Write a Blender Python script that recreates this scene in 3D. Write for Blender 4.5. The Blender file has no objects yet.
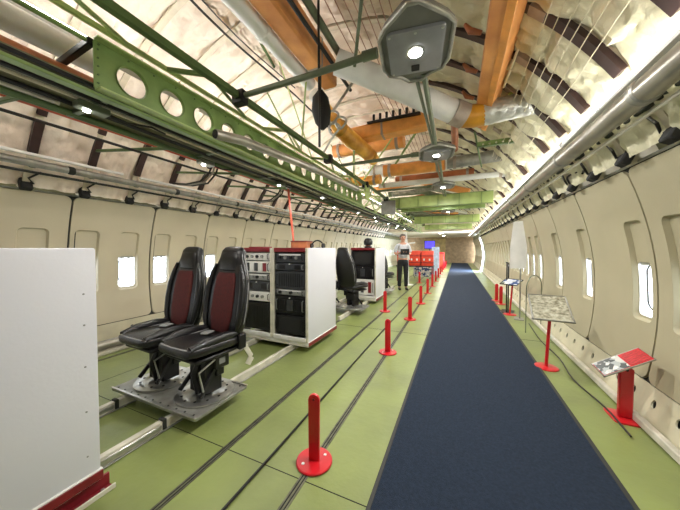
import bpy, bmesh, math, random
from mathutils import Vector, Matrix, noise
from mathutils.geometry import delaunay_2d_cdt
random.seed(7)
C = bpy.context.scene.collection
PI = math.pi
R = math.radians
# ------------------------------------------------------------------ materials
def lin(c):
    return tuple((v/12.92 if v <= .04045 else ((v+.055)/1.055)**2.4) for v in c)
def rgb(r, g, b): return lin((r/255, g/255, b/255))
def mat(name, col, rough=.5, metal=0, var=.08, scale=6, bump=0, bscale=30, emit=0, spec=.5, stretch=None, coat=0, col2=None):
    m = bpy.data.materials.new(name); m.use_nodes = True
    nt = m.node_tree; N = nt.nodes; L = nt.links
    b = N['Principled BSDF']
    b.inputs['Roughness'].default_value = rough; b.inputs['Metallic'].default_value = metal
    b.inputs['Specular IOR Level'].default_value = spec
    b.inputs['Coat Weight'].default_value = coat
    b.inputs['Base Color'].default_value = (*col, 1)
    if emit:
        b.inputs['Emission Color'].default_value = (*col, 1); b.inputs['Emission Strength'].default_value = emit
    tc = N.new('ShaderNodeTexCoord'); mp = N.new('ShaderNodeMapping'); L.new(tc.outputs['Object'], mp.inputs['Vector'])
    if stretch: mp.inputs['Scale'].default_value = stretch
    if var:
        n = N.new('ShaderNodeTexNoise'); n.inputs['Scale'].default_value = scale; n.inputs['Detail'].default_value = 5
        r = N.new('ShaderNodeValToRGB'); L.new(mp.outputs[0], n.inputs['Vector']); L.new(n.outputs['Fac'], r.inputs['Fac'])
        a = col2 if col2 else tuple(max(0, v*(1-var*2.2)) for v in col)
        e = r.color_ramp.elements
        e[0].position = .32; e[0].color = (*a, 1)
        e[1].position = .68; e[1].color = (*[min(1, v*(1+var)) for v in col], 1)
        L.new(r.outputs['Color'], b.inputs['Base Color'])
    if bump:
        n2 = N.new('ShaderNodeTexNoise'); n2.inputs['Scale'].default_value = bscale; n2.inputs['Detail'].default_value = 4
        bp = N.new('ShaderNodeBump'); bp.inputs['Strength'].default_value = bump; bp.inputs['Distance'].default_value = .02
        L.new(mp.outputs[0], n2.inputs['Vector']); L.new(n2.outputs['Fac'], bp.inputs['Height']); L.new(bp.outputs[0], b.inputs['Normal'])
    return m
M = dict(
 floor=mat('green floor paint', rgb(130,142,80), .38, 0, .08, 1.6, .12, 25, col2=rgb(116,126,76)),
 track=mat('track metal', rgb(112,112,92), .4, .6, .15, 20),
 dark=mat('dark gap', rgb(25,25,22), .8, 0, 0),
 carpet=mat('navy carpet', rgb(33,45,62), .9, 0, .12, 60, .5, 300, spec=.25),
 panel=mat('cream wall panel', rgb(202,193,168), .5, 0, .03, 2, .05, 80),
 panelr=mat('dimmed wall panel', rgb(172,165,136), .5, 0, .03, 2, .05, 80),  # cream panel darkened: dimmer light on the right wall put into colour
 shade=mat('window shade', rgb(196,188,162), .6, 0, .03, 3),
 dado=mat('dado panel', rgb(205,200,172), .5, 0, .06, 4),
 seal=mat('black seam seal', rgb(40,42,38), .7, 0, 0),
 skin=mat('olive primer skin', rgb(120,118,84), .6, 0, .15, 5),
 blkL=mat('pink cream blanket', rgb(240,228,214), .5, 0, .07, 3, .8, 14, col2=rgb(226,208,190)),
 blkR=mat('green cream blanket', rgb(228,224,198), .4, 0, .07, 3, .9, 12, col2=rgb(206,200,168)),
 rib=mat('cream frame tape', rgb(218,208,186), .5, 0, .1, 5, .3, 30),
 brown=mat('dark brown primer', rgb(62,42,40), .45, 0, .12, 12),
 tape=mat('grey tape', rgb(165,152,140), .5, 0, .1, 10),
 green=mat('green primer', rgb(132,158,92), .42, 0, .1, 5, col2=rgb(112,136,76)),
 greend=mat('dark green primer', rgb(88,112,64), .45, 0, .12, 5),
 greenl=mat('light green primer', rgb(176,196,124), .4, 0, .1, 5),
 ggrey=mat('grey green tube', rgb(108,118,96), .38, .3, .1, 8),
 orange=mat('orange duct', rgb(226,160,92), .42, 0, .12, 3, .2, 10, col2=rgb(198,126,66)),
 orangeb=mat('bright orange duct', rgb(232,158,78), .4, 0, .12, 5, .2, 12),
 yellow=mat('yellow duct', rgb(242,188,84), .35, 0, .12, 5, col2=rgb(200,128,40)),
 amber=mat('amber duct', rgb(196,140,40), .4, 0, .15, 6),
 whduct=mat('white duct', rgb(222,224,222), .3, 0, .05, 5, .2, 14),
 foil=mat('silver foil duct', rgb(198,200,196), .3, .5, .12, 9, .6, 18),
 alu=mat('brushed aluminium', rgb(188,188,182), .3, .85, .1, 14),
 alud=mat('dull aluminium', rgb(160,160,152), .42, .6, .15, 9),
 pipe=mat('grey pipe', rgb(156,152,140), .32, .55, .1, 6),
 plater=mat('plate rim', rgb(112,112,106), .45, 0, .08, 8),
 plate=mat('grey composite plate', rgb(138,139,142), .45, 0, .06, 8),
 white=mat('white painted panel', rgb(214,215,222), .4, 0, .025, 1.2, .04, 60),
 whitem=mat('white metal', rgb(226,226,222), .35, 0, .04, 5),
 offw=mat('off white rail', rgb(206,202,186), .45, 0, .1, 8),
 red=mat('red paint', rgb(200,22,34), .32, 0, .05, 8, coat=.3),
 dred=mat('dark red trim', rgb(122,22,32), .4, 0, .1, 8),
 redo=mat('orange red crate', rgb(214,66,40), .5, 0, .1, 8),
 redp=mat('rust red pipe', rgb(206,78,44), .4, 0, .1, 8),
 rust=mat('copper brown pipe', rgb(178,106,66), .4, 0, .15, 5),
 leather=mat('black leather', rgb(15,15,17), .3, 0, .1, 20, .15, 150, coat=.1),
 maroon=mat('dark red fabric', rgb(84,20,18), .75, 0, .15, 60, .2, 200),
 pipingm=mat('grey piping', rgb(150,150,150), .5, 0, 0),
 black=mat('black metal', rgb(22,22,24), .38, .2, .1, 10),
 dgrey=mat('dark grey box', rgb(58,60,64), .42, .1, .1, 10),
 mgrey=mat('mid grey box', rgb(140,142,140), .4, .1, .08, 10),
 rubber=mat('black rubber', rgb(20,20,20), .7, 0, 0),
 led=mat('lamp glow', (1, .98, .94), .5, 0, 0, emit=28),
 tube=mat('lamp tube glow', (1, .97, .92), .5, 0, 0, emit=14),
 tube2=mat('upper tube glow', (1, .97, .92), .5, 0, 0, emit=24),
 tubel=mat('soft tube glow', (1, .97, .92), .5, 0, 0, emit=6),
 screen=mat('violet screen', rgb(70,60,200), .4, 0, .3, 12, emit=1.2),
 blue=mat('pale blue banner', rgb(190,210,235), .6, 0, .15, 9),
 skinp=mat('person skin', rgb(196,146,120), .5, 0, .05, 20),
 hair=mat('grey hair', rgb(120,112,104), .7, 0, .2, 40),
 shirt=mat('grey shirt', rgb(190,192,196), .8, 0, .06, 20),
 trous=mat('black trousers', rgb(20,20,24), .8, 0, .1, 20),
 ceilp=mat('beige ceiling panel', rgb(208,196,176), .5, 0, .04, 2),
 wood=mat('brown bulkhead', rgb(176,150,116), .5, 0, .15, 4),
 khaki=mat('khaki bulkhead', rgb(190,165,110), .5, 0, .12, 4),
 cable=mat('black cable', rgb(24,22,20), .5, 0, 0),
 cablet=mat('tan cable', rgb(170,130,110), .5, 0, 0),
 cablew=mat('pale cable', rgb(214,206,176), .4, 0, 0),
)
def glass(name, tint, mixf=.12):
    m = bpy.data.materials.new(name); m.use_nodes = True
    nt = m.node_tree; N = nt.nodes; L = nt.links
    N.remove(N['Principled BSDF']); out = N['Material Output']
    t = N.new('ShaderNodeBsdfTransparent'); t.inputs[0].default_value = (*tint, 1)
    g = N.new('ShaderNodeBsdfGlossy'); g.inputs['Roughness'].default_value = .08
    mx = N.new('ShaderNodeMixShader'); mx.inputs[0].default_value = mixf
    L.new(t.outputs[0], mx.inputs[1]); L.new(g.outputs[0], mx.inputs[2]); L.new(mx.outputs[0], out.inputs[0])
    return m
M['pane'] = glass('window acrylic', (.95, .97, 1))
M['clear'] = glass('clear cover', (.8, .8, .78), .3)
def picture_mat(name, cols, scale):
    m = bpy.data.materials.new(name); m.use_nodes = True
    nt = m.node_tree; N = nt.nodes; L = nt.links; b = N['Principled BSDF']; b.inputs['Roughness'].default_value = .25
    tc = N.new('ShaderNodeTexCoord'); v = N.new('ShaderNodeTexVoronoi'); v.inputs['Scale'].default_value = scale
    r = N.new('ShaderNodeValToRGB'); r.color_ramp.interpolation = 'CONSTANT'
    L.new(tc.outputs['Object'], v.inputs['Vector']); L.new(v.outputs['Color'], r.inputs['Fac']); L.new(r.outputs[0], b.inputs['Base Color'])
    e = r.color_ramp.elements
    e[0].color = (*cols[0], 1); e[1].position = .75; e[1].color = (*cols[-1], 1)
    for k, c in enumerate(cols[1:-1]):
        n = e.new(.25+.25*k); n.color = (*c, 1)
    return m
M['photo'] = picture_mat('printed pictures', [rgb(205,205,200), rgb(90,95,95), rgb(170,175,175), rgb(225,222,215)], 34)
M['plexi_reflections'] = mat('glossy board', rgb(176,174,156), .15, 0, .3, 26, col2=rgb(112,108,88), coat=.6)  # mottled tones paint reflections into the clear board's colour
M['poster'] = picture_mat('display print', [rgb(230,230,225), rgb(70,90,140), rgb(200,205,215), rgb(120,130,120)], 14)
M['redtxt'] = mat('red sign face', rgb(196,44,48), .35, 0, .3, 60, stretch=(.3, 4, 1))
# ------------------------------------------------------------------ mesh builder
class MB:
    def __init__(s): s.bm = bmesh.new()
    def _poly(s, vs, faces):
        bv = [s.bm.verts.new(v) for v in vs]; out = []
        for f in faces:
            try: out.append(s.bm.faces.new([bv[i] for i in f]))
            except ValueError: pass
        return bv, out
    def box(s, lo, hi, bev=0, mtx=None, seg=1):
        x0, y0, z0 = lo; x1, y1, z1 = hi
        vs = [Vector(p) for p in ((x0,y0,z0),(x1,y0,z0),(x1,y1,z0),(x0,y1,z0),(x0,y0,z1),(x1,y0,z1),(x1,y1,z1),(x0,y1,z1))]
        if mtx is not None: vs = [mtx @ v for v in vs]
        bv, fs = s._poly(vs, [(3,2,1,0),(4,5,6,7),(0,1,5,4),(1,2,6,5),(2,3,7,6),(3,0,4,7)])
        if bev:
            es = list({e for f in fs for e in f.edges})
            bmesh.ops.bevel(s.bm, geom=es, offset=bev, segments=seg, profile=.5, affect='EDGES', clamp_overlap=True)
        return s
    def cbox(s, c, d, bev=0, mtx=None, seg=1):
        return s.box([c[i]-d[i]/2 for i in range(3)], [c[i]+d[i]/2 for i in range(3)], bev, mtx, seg)
    def beam(s, p, q, w, h, bev=0):           # square bar between two points
        p = Vector(p); q = Vector(q); d = q-p; l = d.length; d.normalize()
        up = Vector((0,0,1)) if abs(d.z) < .9 else Vector((0,1,0))
        sx = d.cross(up).normalized(); sz = sx.cross(d)
        m = Matrix((( sx.x, d.x, sz.x, p.x), (sx.y, d.y, sz.y, p.y), (sx.z, d.z, sz.z, p.z), (0,0,0,1)))
        return s.box((-w/2, 0, -h/2), (w/2, l, h/2), bev, m)
    def tube(s, pts, r, seg=10, caps=True):
        pts = [Vector(p) for p in pts]; n = len(pts)
        rs = r if isinstance(r, (list, tuple)) else [r]*n
        tang = []
        for i in range(n):
            a = pts[max(0, i-1)]; b = pts[min(n-1, i+1)]; d = (b-a)
            if d.length < 1e-9: d = Vector((0,0,1))
            tang.append(d.normalized())
        t0 = tang[0]; ref = Vector((0,0,1)) if abs(t0.z) < .9 else Vector((1,0,0))
        u = t0.cross(ref).normalized(); rings = []
        for i in range(n):
            t = tang[i]; u = (u - t*u.dot(t)).normalized(); v = t.cross(u)
            rings.append([s.bm.verts.new(pts[i] + (u*math.cos(2*PI*k/seg)+v*math.sin(2*PI*k/seg))*rs[i]) for k in range(seg)])
        for i in range(n-1):
            for k in range(seg):
                s.bm.faces.new((rings[i][k], rings[i][(k+1)%seg], rings[i+1][(k+1)%seg], rings[i+1][k]))
        if caps:
            s.bm.faces.new(rings[0][::-1]); s.bm.faces.new(rings[-1])
        return s
    def cyl(s, p, q, r, seg=14): return s.tube([p, q], r, seg)
    def lathe(s, prof, o=(0,0,0), seg=24):
        o = Vector(o); rings = []
        for r, z in prof:
            rings.append([s.bm.verts.new(o+Vector((max(r,1e-4)*math.cos(2*PI*k/seg), max(r,1e-4)*math.sin(2*PI*k/seg), z))) for k in range(seg)])
        for i in range(len(rings)-1):
            for k in range(seg):
                s.bm.faces.new((rings[i][k], rings[i][(k+1)%seg], rings[i+1][(k+1)%seg], rings[i+1][k]))
        s.bm.faces.new(rings[0][::-1]); s.bm.faces.new(rings[-1])
        return s
    def prism(s, poly, t, mtx=Matrix.Identity(4), bev=0):   # 2D outline in local xy, thickness along local z
        n = len(poly)
        vs = [mtx @ Vector((x, y, 0)) for x, y in poly] + [mtx @ Vector((x, y, t)) for x, y in poly]
        bv, fs = s._poly(vs, [tuple(range(n))[::-1], tuple(range(n, 2*n))] + [(i, (i+1)%n, n+(i+1)%n, n+i) for i in range(n)])
        if bev:
            es = [e for f in fs[:2] for e in f.edges]
            bmesh.ops.bevel(s.bm, geom=es, offset=bev, segments=2, profile=.5, affect='EDGES', clamp_overlap=True)
        return s
    def loft(s, secs, n=24, p=3.5):                 # secs: (centre, halfx vec, halfy vec) superellipse sections
        rings = []
        for c, ax, ay in secs:
            c = Vector(c); ax = Vector(ax); ay = Vector(ay); ring = []
            for k in range(n):
                a = 2*PI*k/n; co, si = math.cos(a), math.sin(a)
                ring.append(s.bm.verts.new(c + ax*math.copysign(abs(co)**(2/p), co) + ay*math.copysign(abs(si)**(2/p), si)))
            rings.append(ring)
        for i in range(len(rings)-1):
            for k in range(n):
                s.bm.faces.new((rings[i][k], rings[i][(k+1)%n], rings[i+1][(k+1)%n], rings[i+1][k]))
        s.bm.faces.new(rings[0][::-1]); s.bm.faces.new(rings[-1])
        return s
    def cdt(s, outer, holes, fn, extra=(), thick=None):    # flat sheet with holes, mapped by fn(x, y, depth)
        pts = []; edges = []
        def add(loop):
            b = len(pts); pts.extend(Vector(p) for p in loop); k = len(loop)
            edges.extend((b+i, b+(i+1) % k) for i in range(k))
        add(outer)
        for h in holes: add(h)
        pts.extend(Vector(p) for p in extra)
        v, e, f, *_ = delaunay_2d_cdt(pts, edges, [], 0, 1e-6)
        def inside(px, py, loop):
            c = False; n = len(loop); j = n-1
            for i in range(n):
                xi, yi = loop[i]; xj, yj = loop[j]
                if (yi > py) != (yj > py) and px < (xj-xi)*(py-yi)/(yj-yi)+xi: c = not c
                j = i
            return c
        keep = []
        for t in f:
            cx = sum(v[i].x for i in t)/len(t); cy = sum(v[i].y for i in t)/len(t)
            if inside(cx, cy, outer) and not any(inside(cx, cy, h) for h in holes): keep.append(t)
        bv = [s.bm.verts.new(fn(p.x, p.y, 0)) for p in v]
        for t in keep: s.bm.faces.new([bv[i] for i in t])
        if thick:
            bv2 = [s.bm.verts.new(fn(p.x, p.y, thick)) for p in v]
            for t in keep: s.bm.faces.new([bv2[i] for i in t][::-1])
            for loop in [outer]+list(holes): s.skirt(loop, fn, 0, thick)
        return s
    def skirt(s, loop, fn, d0, d1):
        a = [s.bm.verts.new(fn(x, y, d0)) for x, y in loop]; b = [s.bm.verts.new(fn(x, y, d1)) for x, y in loop]; n = len(loop)
        for i in range(n): s.bm.faces.new((a[i], a[(i+1)%n], b[(i+1)%n], b[i]))
    def build(s, name, m, parent=None, smooth=True, angle=38):
        bmesh.ops.remove_doubles(s.bm, verts=s.bm.verts, dist=1e-5)
        loose = [v for v in s.bm.verts if not v.link_faces]
        bmesh.ops.delete(s.bm, geom=loose, context='VERTS')
        bmesh.ops.recalc_face_normals(s.bm, faces=s.bm.faces)
        me = bpy.data.meshes.new(name); s.bm.to_mesh(me); s.bm.free()
        me.materials.append(M[m] if isinstance(m, str) else m)
        if smooth:
            me.shade_smooth(); me.set_sharp_from_angle(angle=R(angle))
        o = bpy.data.objects.new(name, me); C.objects.link(o)
        if parent is not None: o.parent = parent
        return o
def rr(x0, y0, x1, y1, r, n=6, m=0):
    out = []
    for cx, cy, a in ((x1-r, y1-r, 0), (x0+r, y1-r, 90), (x0+r, y0+r, 180), (x1-r, y0+r, 270)):
        for k in range(n+1):
            t = R(a+90*k/n); out.append((cx+r*math.cos(t), cy+r*math.sin(t)))
    if m:
        d = []; N = len(out); w = n+1
        for i in range(N):
            p, q = out[i], out[(i+1) % N]; d.append(p)
            if i % w == n: d += [(p[0]+(q[0]-p[0])*j/m, p[1]+(q[1]-p[1])*j/m) for j in range(1, m)]
        out = d
    return out
def circ(cx, cy, r, n=20, ry=None):
    return [(cx+r*math.cos(2*PI*k/n), cy+(ry or r)*math.sin(2*PI*k/n)) for k in range(n)]
def tag(o, label=None, cat=None, group=None, kind=None):
    if label: o['label'] = label
    if cat: o['category'] = cat
    if group: o['group'] = group
    if kind: o['kind'] = kind
    return o
def thing(name, label, cat, loc=(0,0,0), rz=0, group=None):
    o = bpy.data.objects.new(name, None); C.objects.link(o); o.empty_display_size = .1
    o.location = loc; o.rotation_euler = (0, 0, rz)
    return tag(o, label, cat, group)
def copy_tree(o, parent=None):
    c = o.copy(); C.objects.link(c)
    if parent is not None: c.parent = parent
    for ch in list(o.children): copy_tree(ch, c)
    return c
ORD = 'nearest second third fourth fifth sixth seventh eighth ninth tenth eleventh twelfth thirteenth fourteenth fifteenth sixteenth seventeenth eighteenth nineteenth twentieth'.split()
def nth(i): return ORD[i] + (' nearest' if i else '')
# ------------------------------------------------------------------ hull geometry
CX, CZ, RW = -1.6, .9, 3.1
YB, YF = -2.6, 27.0          # rear and far end of the cabin
def hull(y, t, r):           # t = angle from the crown, + towards the right wall
    return Vector((CX+r*math.sin(t), y, CZ+r*math.cos(t)))
def t_of_z(z, r=RW): return math.acos((z-CZ)/r)
T0 = t_of_z(.30); T1 = t_of_z(2.05)
def s_of_z(z): return (T0-t_of_z(z))*RW
SL = (T0-T1)*RW
# ------------------------------------------------------------------ floor
fl = MB().box((-4.75, YB, -.12), (1.55, YF, 0)).build('floor', 'floor'); tag(fl, kind='structure')
sm = MB()
for y in (-1.6, 1.33, 4.4, 7.4, 10.4, 13.4, 16.4, 19.4, 22.4, 25.4):
    sm.box((-4.58, y-.0025, 0), (-.43, y+.0025, .0015)); 
    if y > 1: sm.box((.9, y+.4-.0025, 0), (1.36, y+.4+.0025, .0015))
for x in (-3.4,): sm.box((x-.0025, YB, 0), (x+.0025, YF, .0015))
o = sm.build('trim_1', 'dark', smooth=False); tag(o, kind='structure')
def seat_track(n, x):
    mb = MB()
    for dx in (-.019, 0, .019):
        mb.box((x+dx-.0045, YB, 0), (x+dx+.0045, YF, .005))
    o = mb.build('trim_%d' % n, 'track', smooth=False); tag(o, kind='structure')
    g = MB().box((x-.022, YB, 0), (x+.022, YF, .002)).build('track_slot', 'dark', o, smooth=False)
for n, x in enumerate((-1.46, -.84, -2.06, -2.70, -4.05)): seat_track(n+2, x)
cb = MB().tube([(-1.125+.004*math.sin(y*1.3), y, .011) for y in [YB+.3*k for k in range(98)]], .009, 6).build('floor_cable', 'cable')
tag(cb, 'thin black cable laid straight along the green floor between two seat tracks', 'cable')
cp = MB(); cp.box((-.42, YB, .0), (.89, YF-.05, .012), .004)
carp = cp.build('carpet_runner', 'carpet'); tag(carp, 'dark navy blue carpet runner down the walkway', 'carpet')
eb = MB()
eb.box((-.43, YB, 0), (-.405, YF-.05, .014), .003); eb.box((.875, YB, 0), (.905, YF-.05, .014), .003)
eb.build('edge_strip', 'seal', carp)
# ------------------------------------------------------------------ side walls
win_n = 0
def wall(side, seams, windows, pm, doors=()):
    global win_n
    sg = 1 if side == 'right' else -1
    root = bpy.data.objects.new('wall_'+side, None); C.objects.link(root); tag(root, kind='structure')
    def fn(y, s, d): return hull(y, sg*(T0-s/RW), RW+d)
    wz0, wz1, pz0, pz1 = s_of_z(.76), s_of_z(1.64), s_of_z(.82), s_of_z(1.27)
    for i in range(len(seams)-1):
        a, b = seams[i]+.011, seams[i+1]-.011
        if any(abs((a+b)/2-d) < .6 for d in doors): continue
        ws = [w for w in windows if a+.1 < w < b-.1]
        outer = rr(a, .004, b, SL, .07, 6, 14)
        holes = [rr(w-.135, wz0, w+.135, wz1, .055, 6, 8) for w in ws]
        # edge rounds: a lip around each panel
        extra = []
        for k in range(1, 14):
            for l in range(1, 6):
                y = a+(b-a)*l/6; s = SL*k/14
                if all(not (w-.16 < y < w+.16 and wz0-.03 < s < wz1+.03) for w in ws): extra.append((y, s))
        mb = MB(); mb.cdt(outer, holes, fn, extra); mb.skirt(outer, fn, 0, .02)
        for w in ws:
            h0 = rr(w-.135, wz0, w+.135, wz1, .055, 6, 8); h1 = rr(w-.12, wz0+.02, w+.12, wz1-.02, .045, 6, 8)
            A = [mb.bm.verts.new(fn(x, y, 0)) for x, y in h0]; B = [mb.bm.verts.new(fn(x, y, .035)) for x, y in h1]; n = len(A)
            for k in range(n): mb.bm.faces.new((A[k], A[(k+1)%n], B[(k+1)%n], B[k]))
            mb.cdt(h1, [rr(w-.114, pz0-.02, w+.114, pz1, .045, 6, 6)], lambda x, y, d: fn(x, y, d+.035), [(w, .8*wz1+.2*pz1), (w, .5*wz1+.5*pz1), (w, .2*wz1+.8*pz1)])
        mb.build('sidewall_panel', pm, root)
        for w in ws:
            win_n += 1
            wo = MB(); lp = rr(w-.115, pz0-.022, w+.115, pz1+.002, .046, 6, 6)
            wo.skirt(lp, fn, .035, .09)
            wi = wo.build('window_%d' % win_n, 'whitem'); tag(wi, kind='structure')
            p = MB().cdt(lp, [], lambda x, y, d: fn(x, y, d+.042), [], .003); p.build('pane', 'pane', wi)
            rg = MB(); ra = rr(w-.095, pz0+.03, w+.095, pz1-.02, .09, 8); rb = rr(w-.083, pz0+.042, w+.083, pz1-.032, .08, 8)
            rg.cdt(ra, [rb], lambda x, y, d: fn(x, y, d+.075), [], .008); rg.build('outer_seal', 'seal', wi)
            sh = MB().cdt(rr(w-.104, s_of_z(1.24), w+.104, pz1+.03, .01), [], lambda x, y, d: fn(x, y, d+.05), [], .004); sh.build('window_shade', 'shade', wi)
    # seal strips behind the seams, top edge and lower edge
    sb = MB()
    for s_ in seams:
        if any(abs(s_-d) < .3 for d in doors): continue
        for k in range(24):
            s0, s1 = SL*k/24, SL*(k+1)/24
            sb._poly([fn(s_-.075, s0, .0195), fn(s_+.075, s0, .0195), fn(s_+.075, s1, .0195), fn(s_-.075, s1, .0195)], [(0,1,2,3)])
    for s0, s1 in ((-.02, .05), (SL-.05, SL+.012)):
        for i in range(len(seams)-1):
            sb._poly([fn(seams[i], s0, .0215), fn(seams[i+1], s0, .0215), fn(seams[i+1], s1, .0215), fn(seams[i], s1, .0215)], [(0,1,2,3)])
    sb.build('seam_seal', 'seal', root)
    tr = MB()
    tr.tube([hull(seams[0], sg*(T1-.006), RW-.005), hull(seams[-1], sg*(T1-.006), RW-.005)], .011, 8)
    tr.build('top_trim', 'alud', root)
    # dado with lightening holes
    tz = t_of_z(.0); DL = (tz-T0)*RW
    def fd(y, s, d): return hull(y, sg*(tz-s/RW), RW+d)
    y = seams[0]; dm = MB(); y1 = seams[-1]
    while y < y1-.1:
        if not any(y < d+.5 and y+1.016 > d-.5 for d in doors):
            hs = [circ(y+.12+.254*k, DL*.60, .026, 14, .034) for k in range(4)] if sg > 0 else [circ(y+.2+.508*k, DL*.6, .03, 14) for k in range(2)]
            dm.cdt([(y, 0), (y+1.016, 0), (y+1.016, DL-.006), (y, DL-.006)], hs, fd, [], .012)
        y += 1.016
    dm.build('dado_panel', 'dado', root)
    bk = MB()
    segs = [(seams[0], seams[-1])] if not doors else [(seams[0], doors[0]-.5), (doors[0]+.5, seams[-1])]
    for p, q in segs: bk._poly([fd(p, -.05, .05), fd(q, -.05, .05), fd(q, DL, .05), fd(p, DL, .05)], [(0,1,2,3)])
    bk.build('dado_backing', 'seal', root)
    bb = MB()
    for p, q in segs:
        bb.beam(hull(p, sg*tz, RW-.03)+Vector((0,0,.03)), hull(q, sg*tz, RW-.03)+Vector((0,0,.03)), .05, .06, .008)
    o = bb.build('baseboard_'+side, 'offw'); tag(o, kind='structure')
    return root
sR = [-.03+.0, .95, 1.97, 3.0, 4.08, 5.1] + [5.1+1.016*k for k in range(1, 22)]
sR = [-2.1, -1.06] + sR
wR = [.25, .76, 1.2, 1.7, 2.70, 3.20, 4.27, 5.27] + [sR[i]+f for i in range(8, len(sR)-1) for f in (.22, .73)]
doorR = (sR[19]+sR[20])/2
wall('right', sR, wR, 'panelr', (doorR,))
sL = [1.72+1.016*k for k in range(-4, 25)]
wL = [s+f for s in sL[:-1] for f in (.19, .70)]
wall('left', sL, wL, 'panel')
# daylight door on the right
dr = MB()
def fr(y, s, d): return hull(y, T0-s/RW, RW+d)
DW = .5
for sgn in (-1, 1):
    dr.tube([fr(doorR+sgn*DW, -.25+k*(SL+.25)/12, -.03) for k in range(13)], .05, 8)
dr.tube([fr(doorR-DW, SL, -.03), fr(doorR+DW, SL, -.03)], .05, 8)
d = dr.build('door_1', 'whitem'); tag(d, kind='structure')
MB().box((1.2, doorR-DW, -.02), (1.5, doorR+DW, .02)).build('threshold', 'alu', d)
# ------------------------------------------------------------------ crown: skin, ring frames, insulation blankets
sk = MB(); n = 44; tA = R(72); rows = []
for i in range(n+1):
    t = -tA+2*tA*i/n
    rows.append([hull(y, t, RW+.14) for y in (YB, YF)])
for i in range(n): sk._poly([rows[i][0], rows[i][1], rows[i+1][1], rows[i+1][0]], [(0,1,2,3)])
o = sk.build('ceiling', 'skin'); tag(o, kind='structure')
FP = .508; Y0 = .27
frames_y = [Y0+FP*k for k in range(-5, 34)]
def blanket_mesh(name, t0, t1, seedv, m, amp):
    mb = MB(); nu, nv = 18, int(abs(t1-t0)*RW/.03); g = []
    for j in range(nv+1):
        row = []
        for i in range(nu+1):
            u = i/nu; v = j/nv; t = t0+(t1-t0)*v; L = v*abs(t1-t0)*RW
            e = math.sin(PI*u)**.45; q = abs(math.sin(PI*(L/.62+.25*seedv)))**.35
            nz = noise.noise(Vector((u*3.2, L*2.6, seedv*7.3)))
            wz = noise.noise(Vector((u*9, L*3.5, seedv*3.1+9)))
            fold = abs(noise.noise(Vector((u*5+L*1.5, L*5-u*3, seedv*5))))
            cr = noise.noise(Vector((u*14+L*3, L*9, seedv*2)))
            d = .035-amp*(.045+.075*e*(.35+.65*q))+.06*nz*e+.03*wz+.09*fold*e*amp*.7+.022*cr
            if abs(t) > R(55): d = max(d, -.08+.03*wz+.05*fold+.02*cr)
            row.append(mb.bm.verts.new(hull(.012+u*(FP-.024), t, RW-.005+d)))
        g.append(row)
    for j in range(nv):
        for i in range(nu): mb.bm.faces.new((g[j][i], g[j][i+1], g[j+1][i+1], g[j+1][i]))
    o = mb.build(name, m, angle=80); 
    return o
zones = (('right', R(24), R(67), 'blkR', 1.35, 'right wall side'), ('crown', R(-26), R(24), 'blkL', 1.05, 'top of the crown'), ('left', R(-67), R(-26), 'blkL', 1.15, 'left wall side'))
for zn, ta, tb, m, amp, where in zones:
    kinds = [blanket_mesh('insulation_blanket', ta, tb, 1.0+k*1.7, m, amp) for k in range(5)]
    used = 0; cnt = 0
    for i, y in enumerate(frames_y[:-1]):
        if y < -2.2: continue
        k = (i*3+i//4) % 5
        if used < 5: o = kinds[used]; used += 1
        else: o = kinds[k].copy(); C.objects.link(o)
        o.location = (0, y, 0)
        col = 'greenish cream' if zn == 'right' else 'pinkish cream'; where = {'right': 'right side', 'crown': 'crown', 'left': 'left side'}[zn]
        vis = y > .1
        if vis and cnt < 20:
            lb = '%s quilted insulation blanket on the %s, in the %s bay' % (col, where, nth(cnt)); 
        else: lb = '%s insulation blanket in the far bays of the %s' % (col, where) if vis else '%s insulation blanket overhead behind the camera on the %s' % (col, where)
        if vis: cnt += 1
        tag(o, lb, 'insulation', 'insulation blankets on the '+where)
def ring_frame():
    root = thing('ring_frame', 'x', 'frame')
    mb = MB(); n = 60; ta = R(68)
    pts = [-ta+2*ta*i/n for i in range(n+1)]
    def band(mb, tl, w, r0, r1):
        prev = None
        for t in tl:
            c = [mb.bm.verts.new(hull(yy, t, r)) for yy, r in ((-w/2, r0), (w/2, r0), (w/2, r1), (-w/2, r1))]
            if prev:
                for k in range(4): mb.bm.faces.new((prev[k], prev[(k+1)%4], c[(k+1)%4], c[k]))
            else: mb.bm.faces.new(c)
            prev = c
        mb.bm.faces.new(prev[::-1])
    band(mb, pts, .035, RW-.05, RW+.12); mb.build('frame_web', 'rib', root)
    mb = MB(); band(mb, pts, .06, RW-.062, RW-.05); mb.build('frame_flange', 'rib', root)
    for lo, hi, w in ((57.5, 45.5, .092), (43, 24, .078), (-47.5, -51.5, .07), (-53, -59.5, .075)):
        mb = MB(); band(mb, [R(lo+(hi-lo)*k/8) for k in range(9)], w, RW-.10, RW-.062); mb.build('dark_strap', 'brown', root)
    mb = MB(); band(mb, [R(45.5-2.5*k/3) for k in range(4)], .085, RW-.103, RW-.062); mb.build('tape_wrap', 'tape', root)
    return root
rf = ring_frame(); cnt = 0
for i, y in enumerate(frames_y):
    o = rf if i == 0 else copy_tree(rf)
    o.location = (0, y, 0)
    if y > 3.7 and i % 2 and i > 0:
        for ch in [c for c in o.children if c.name.startswith('dark_strap')][:1+i % 3]: bpy.data.objects.remove(ch)
    if y < .1: lb = 'cream ring frame overhead behind the camera'
    elif cnt < 20: lb = 'cream fuselage ring frame with dark brown straps, %s arch from the camera' % nth(cnt)
    else: lb = 'cream ring frame with brown straps among the far arches'
    if y >= .1: cnt += 1
    tag(o, lb, 'frame', 'ring frames of the fuselage')
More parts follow.
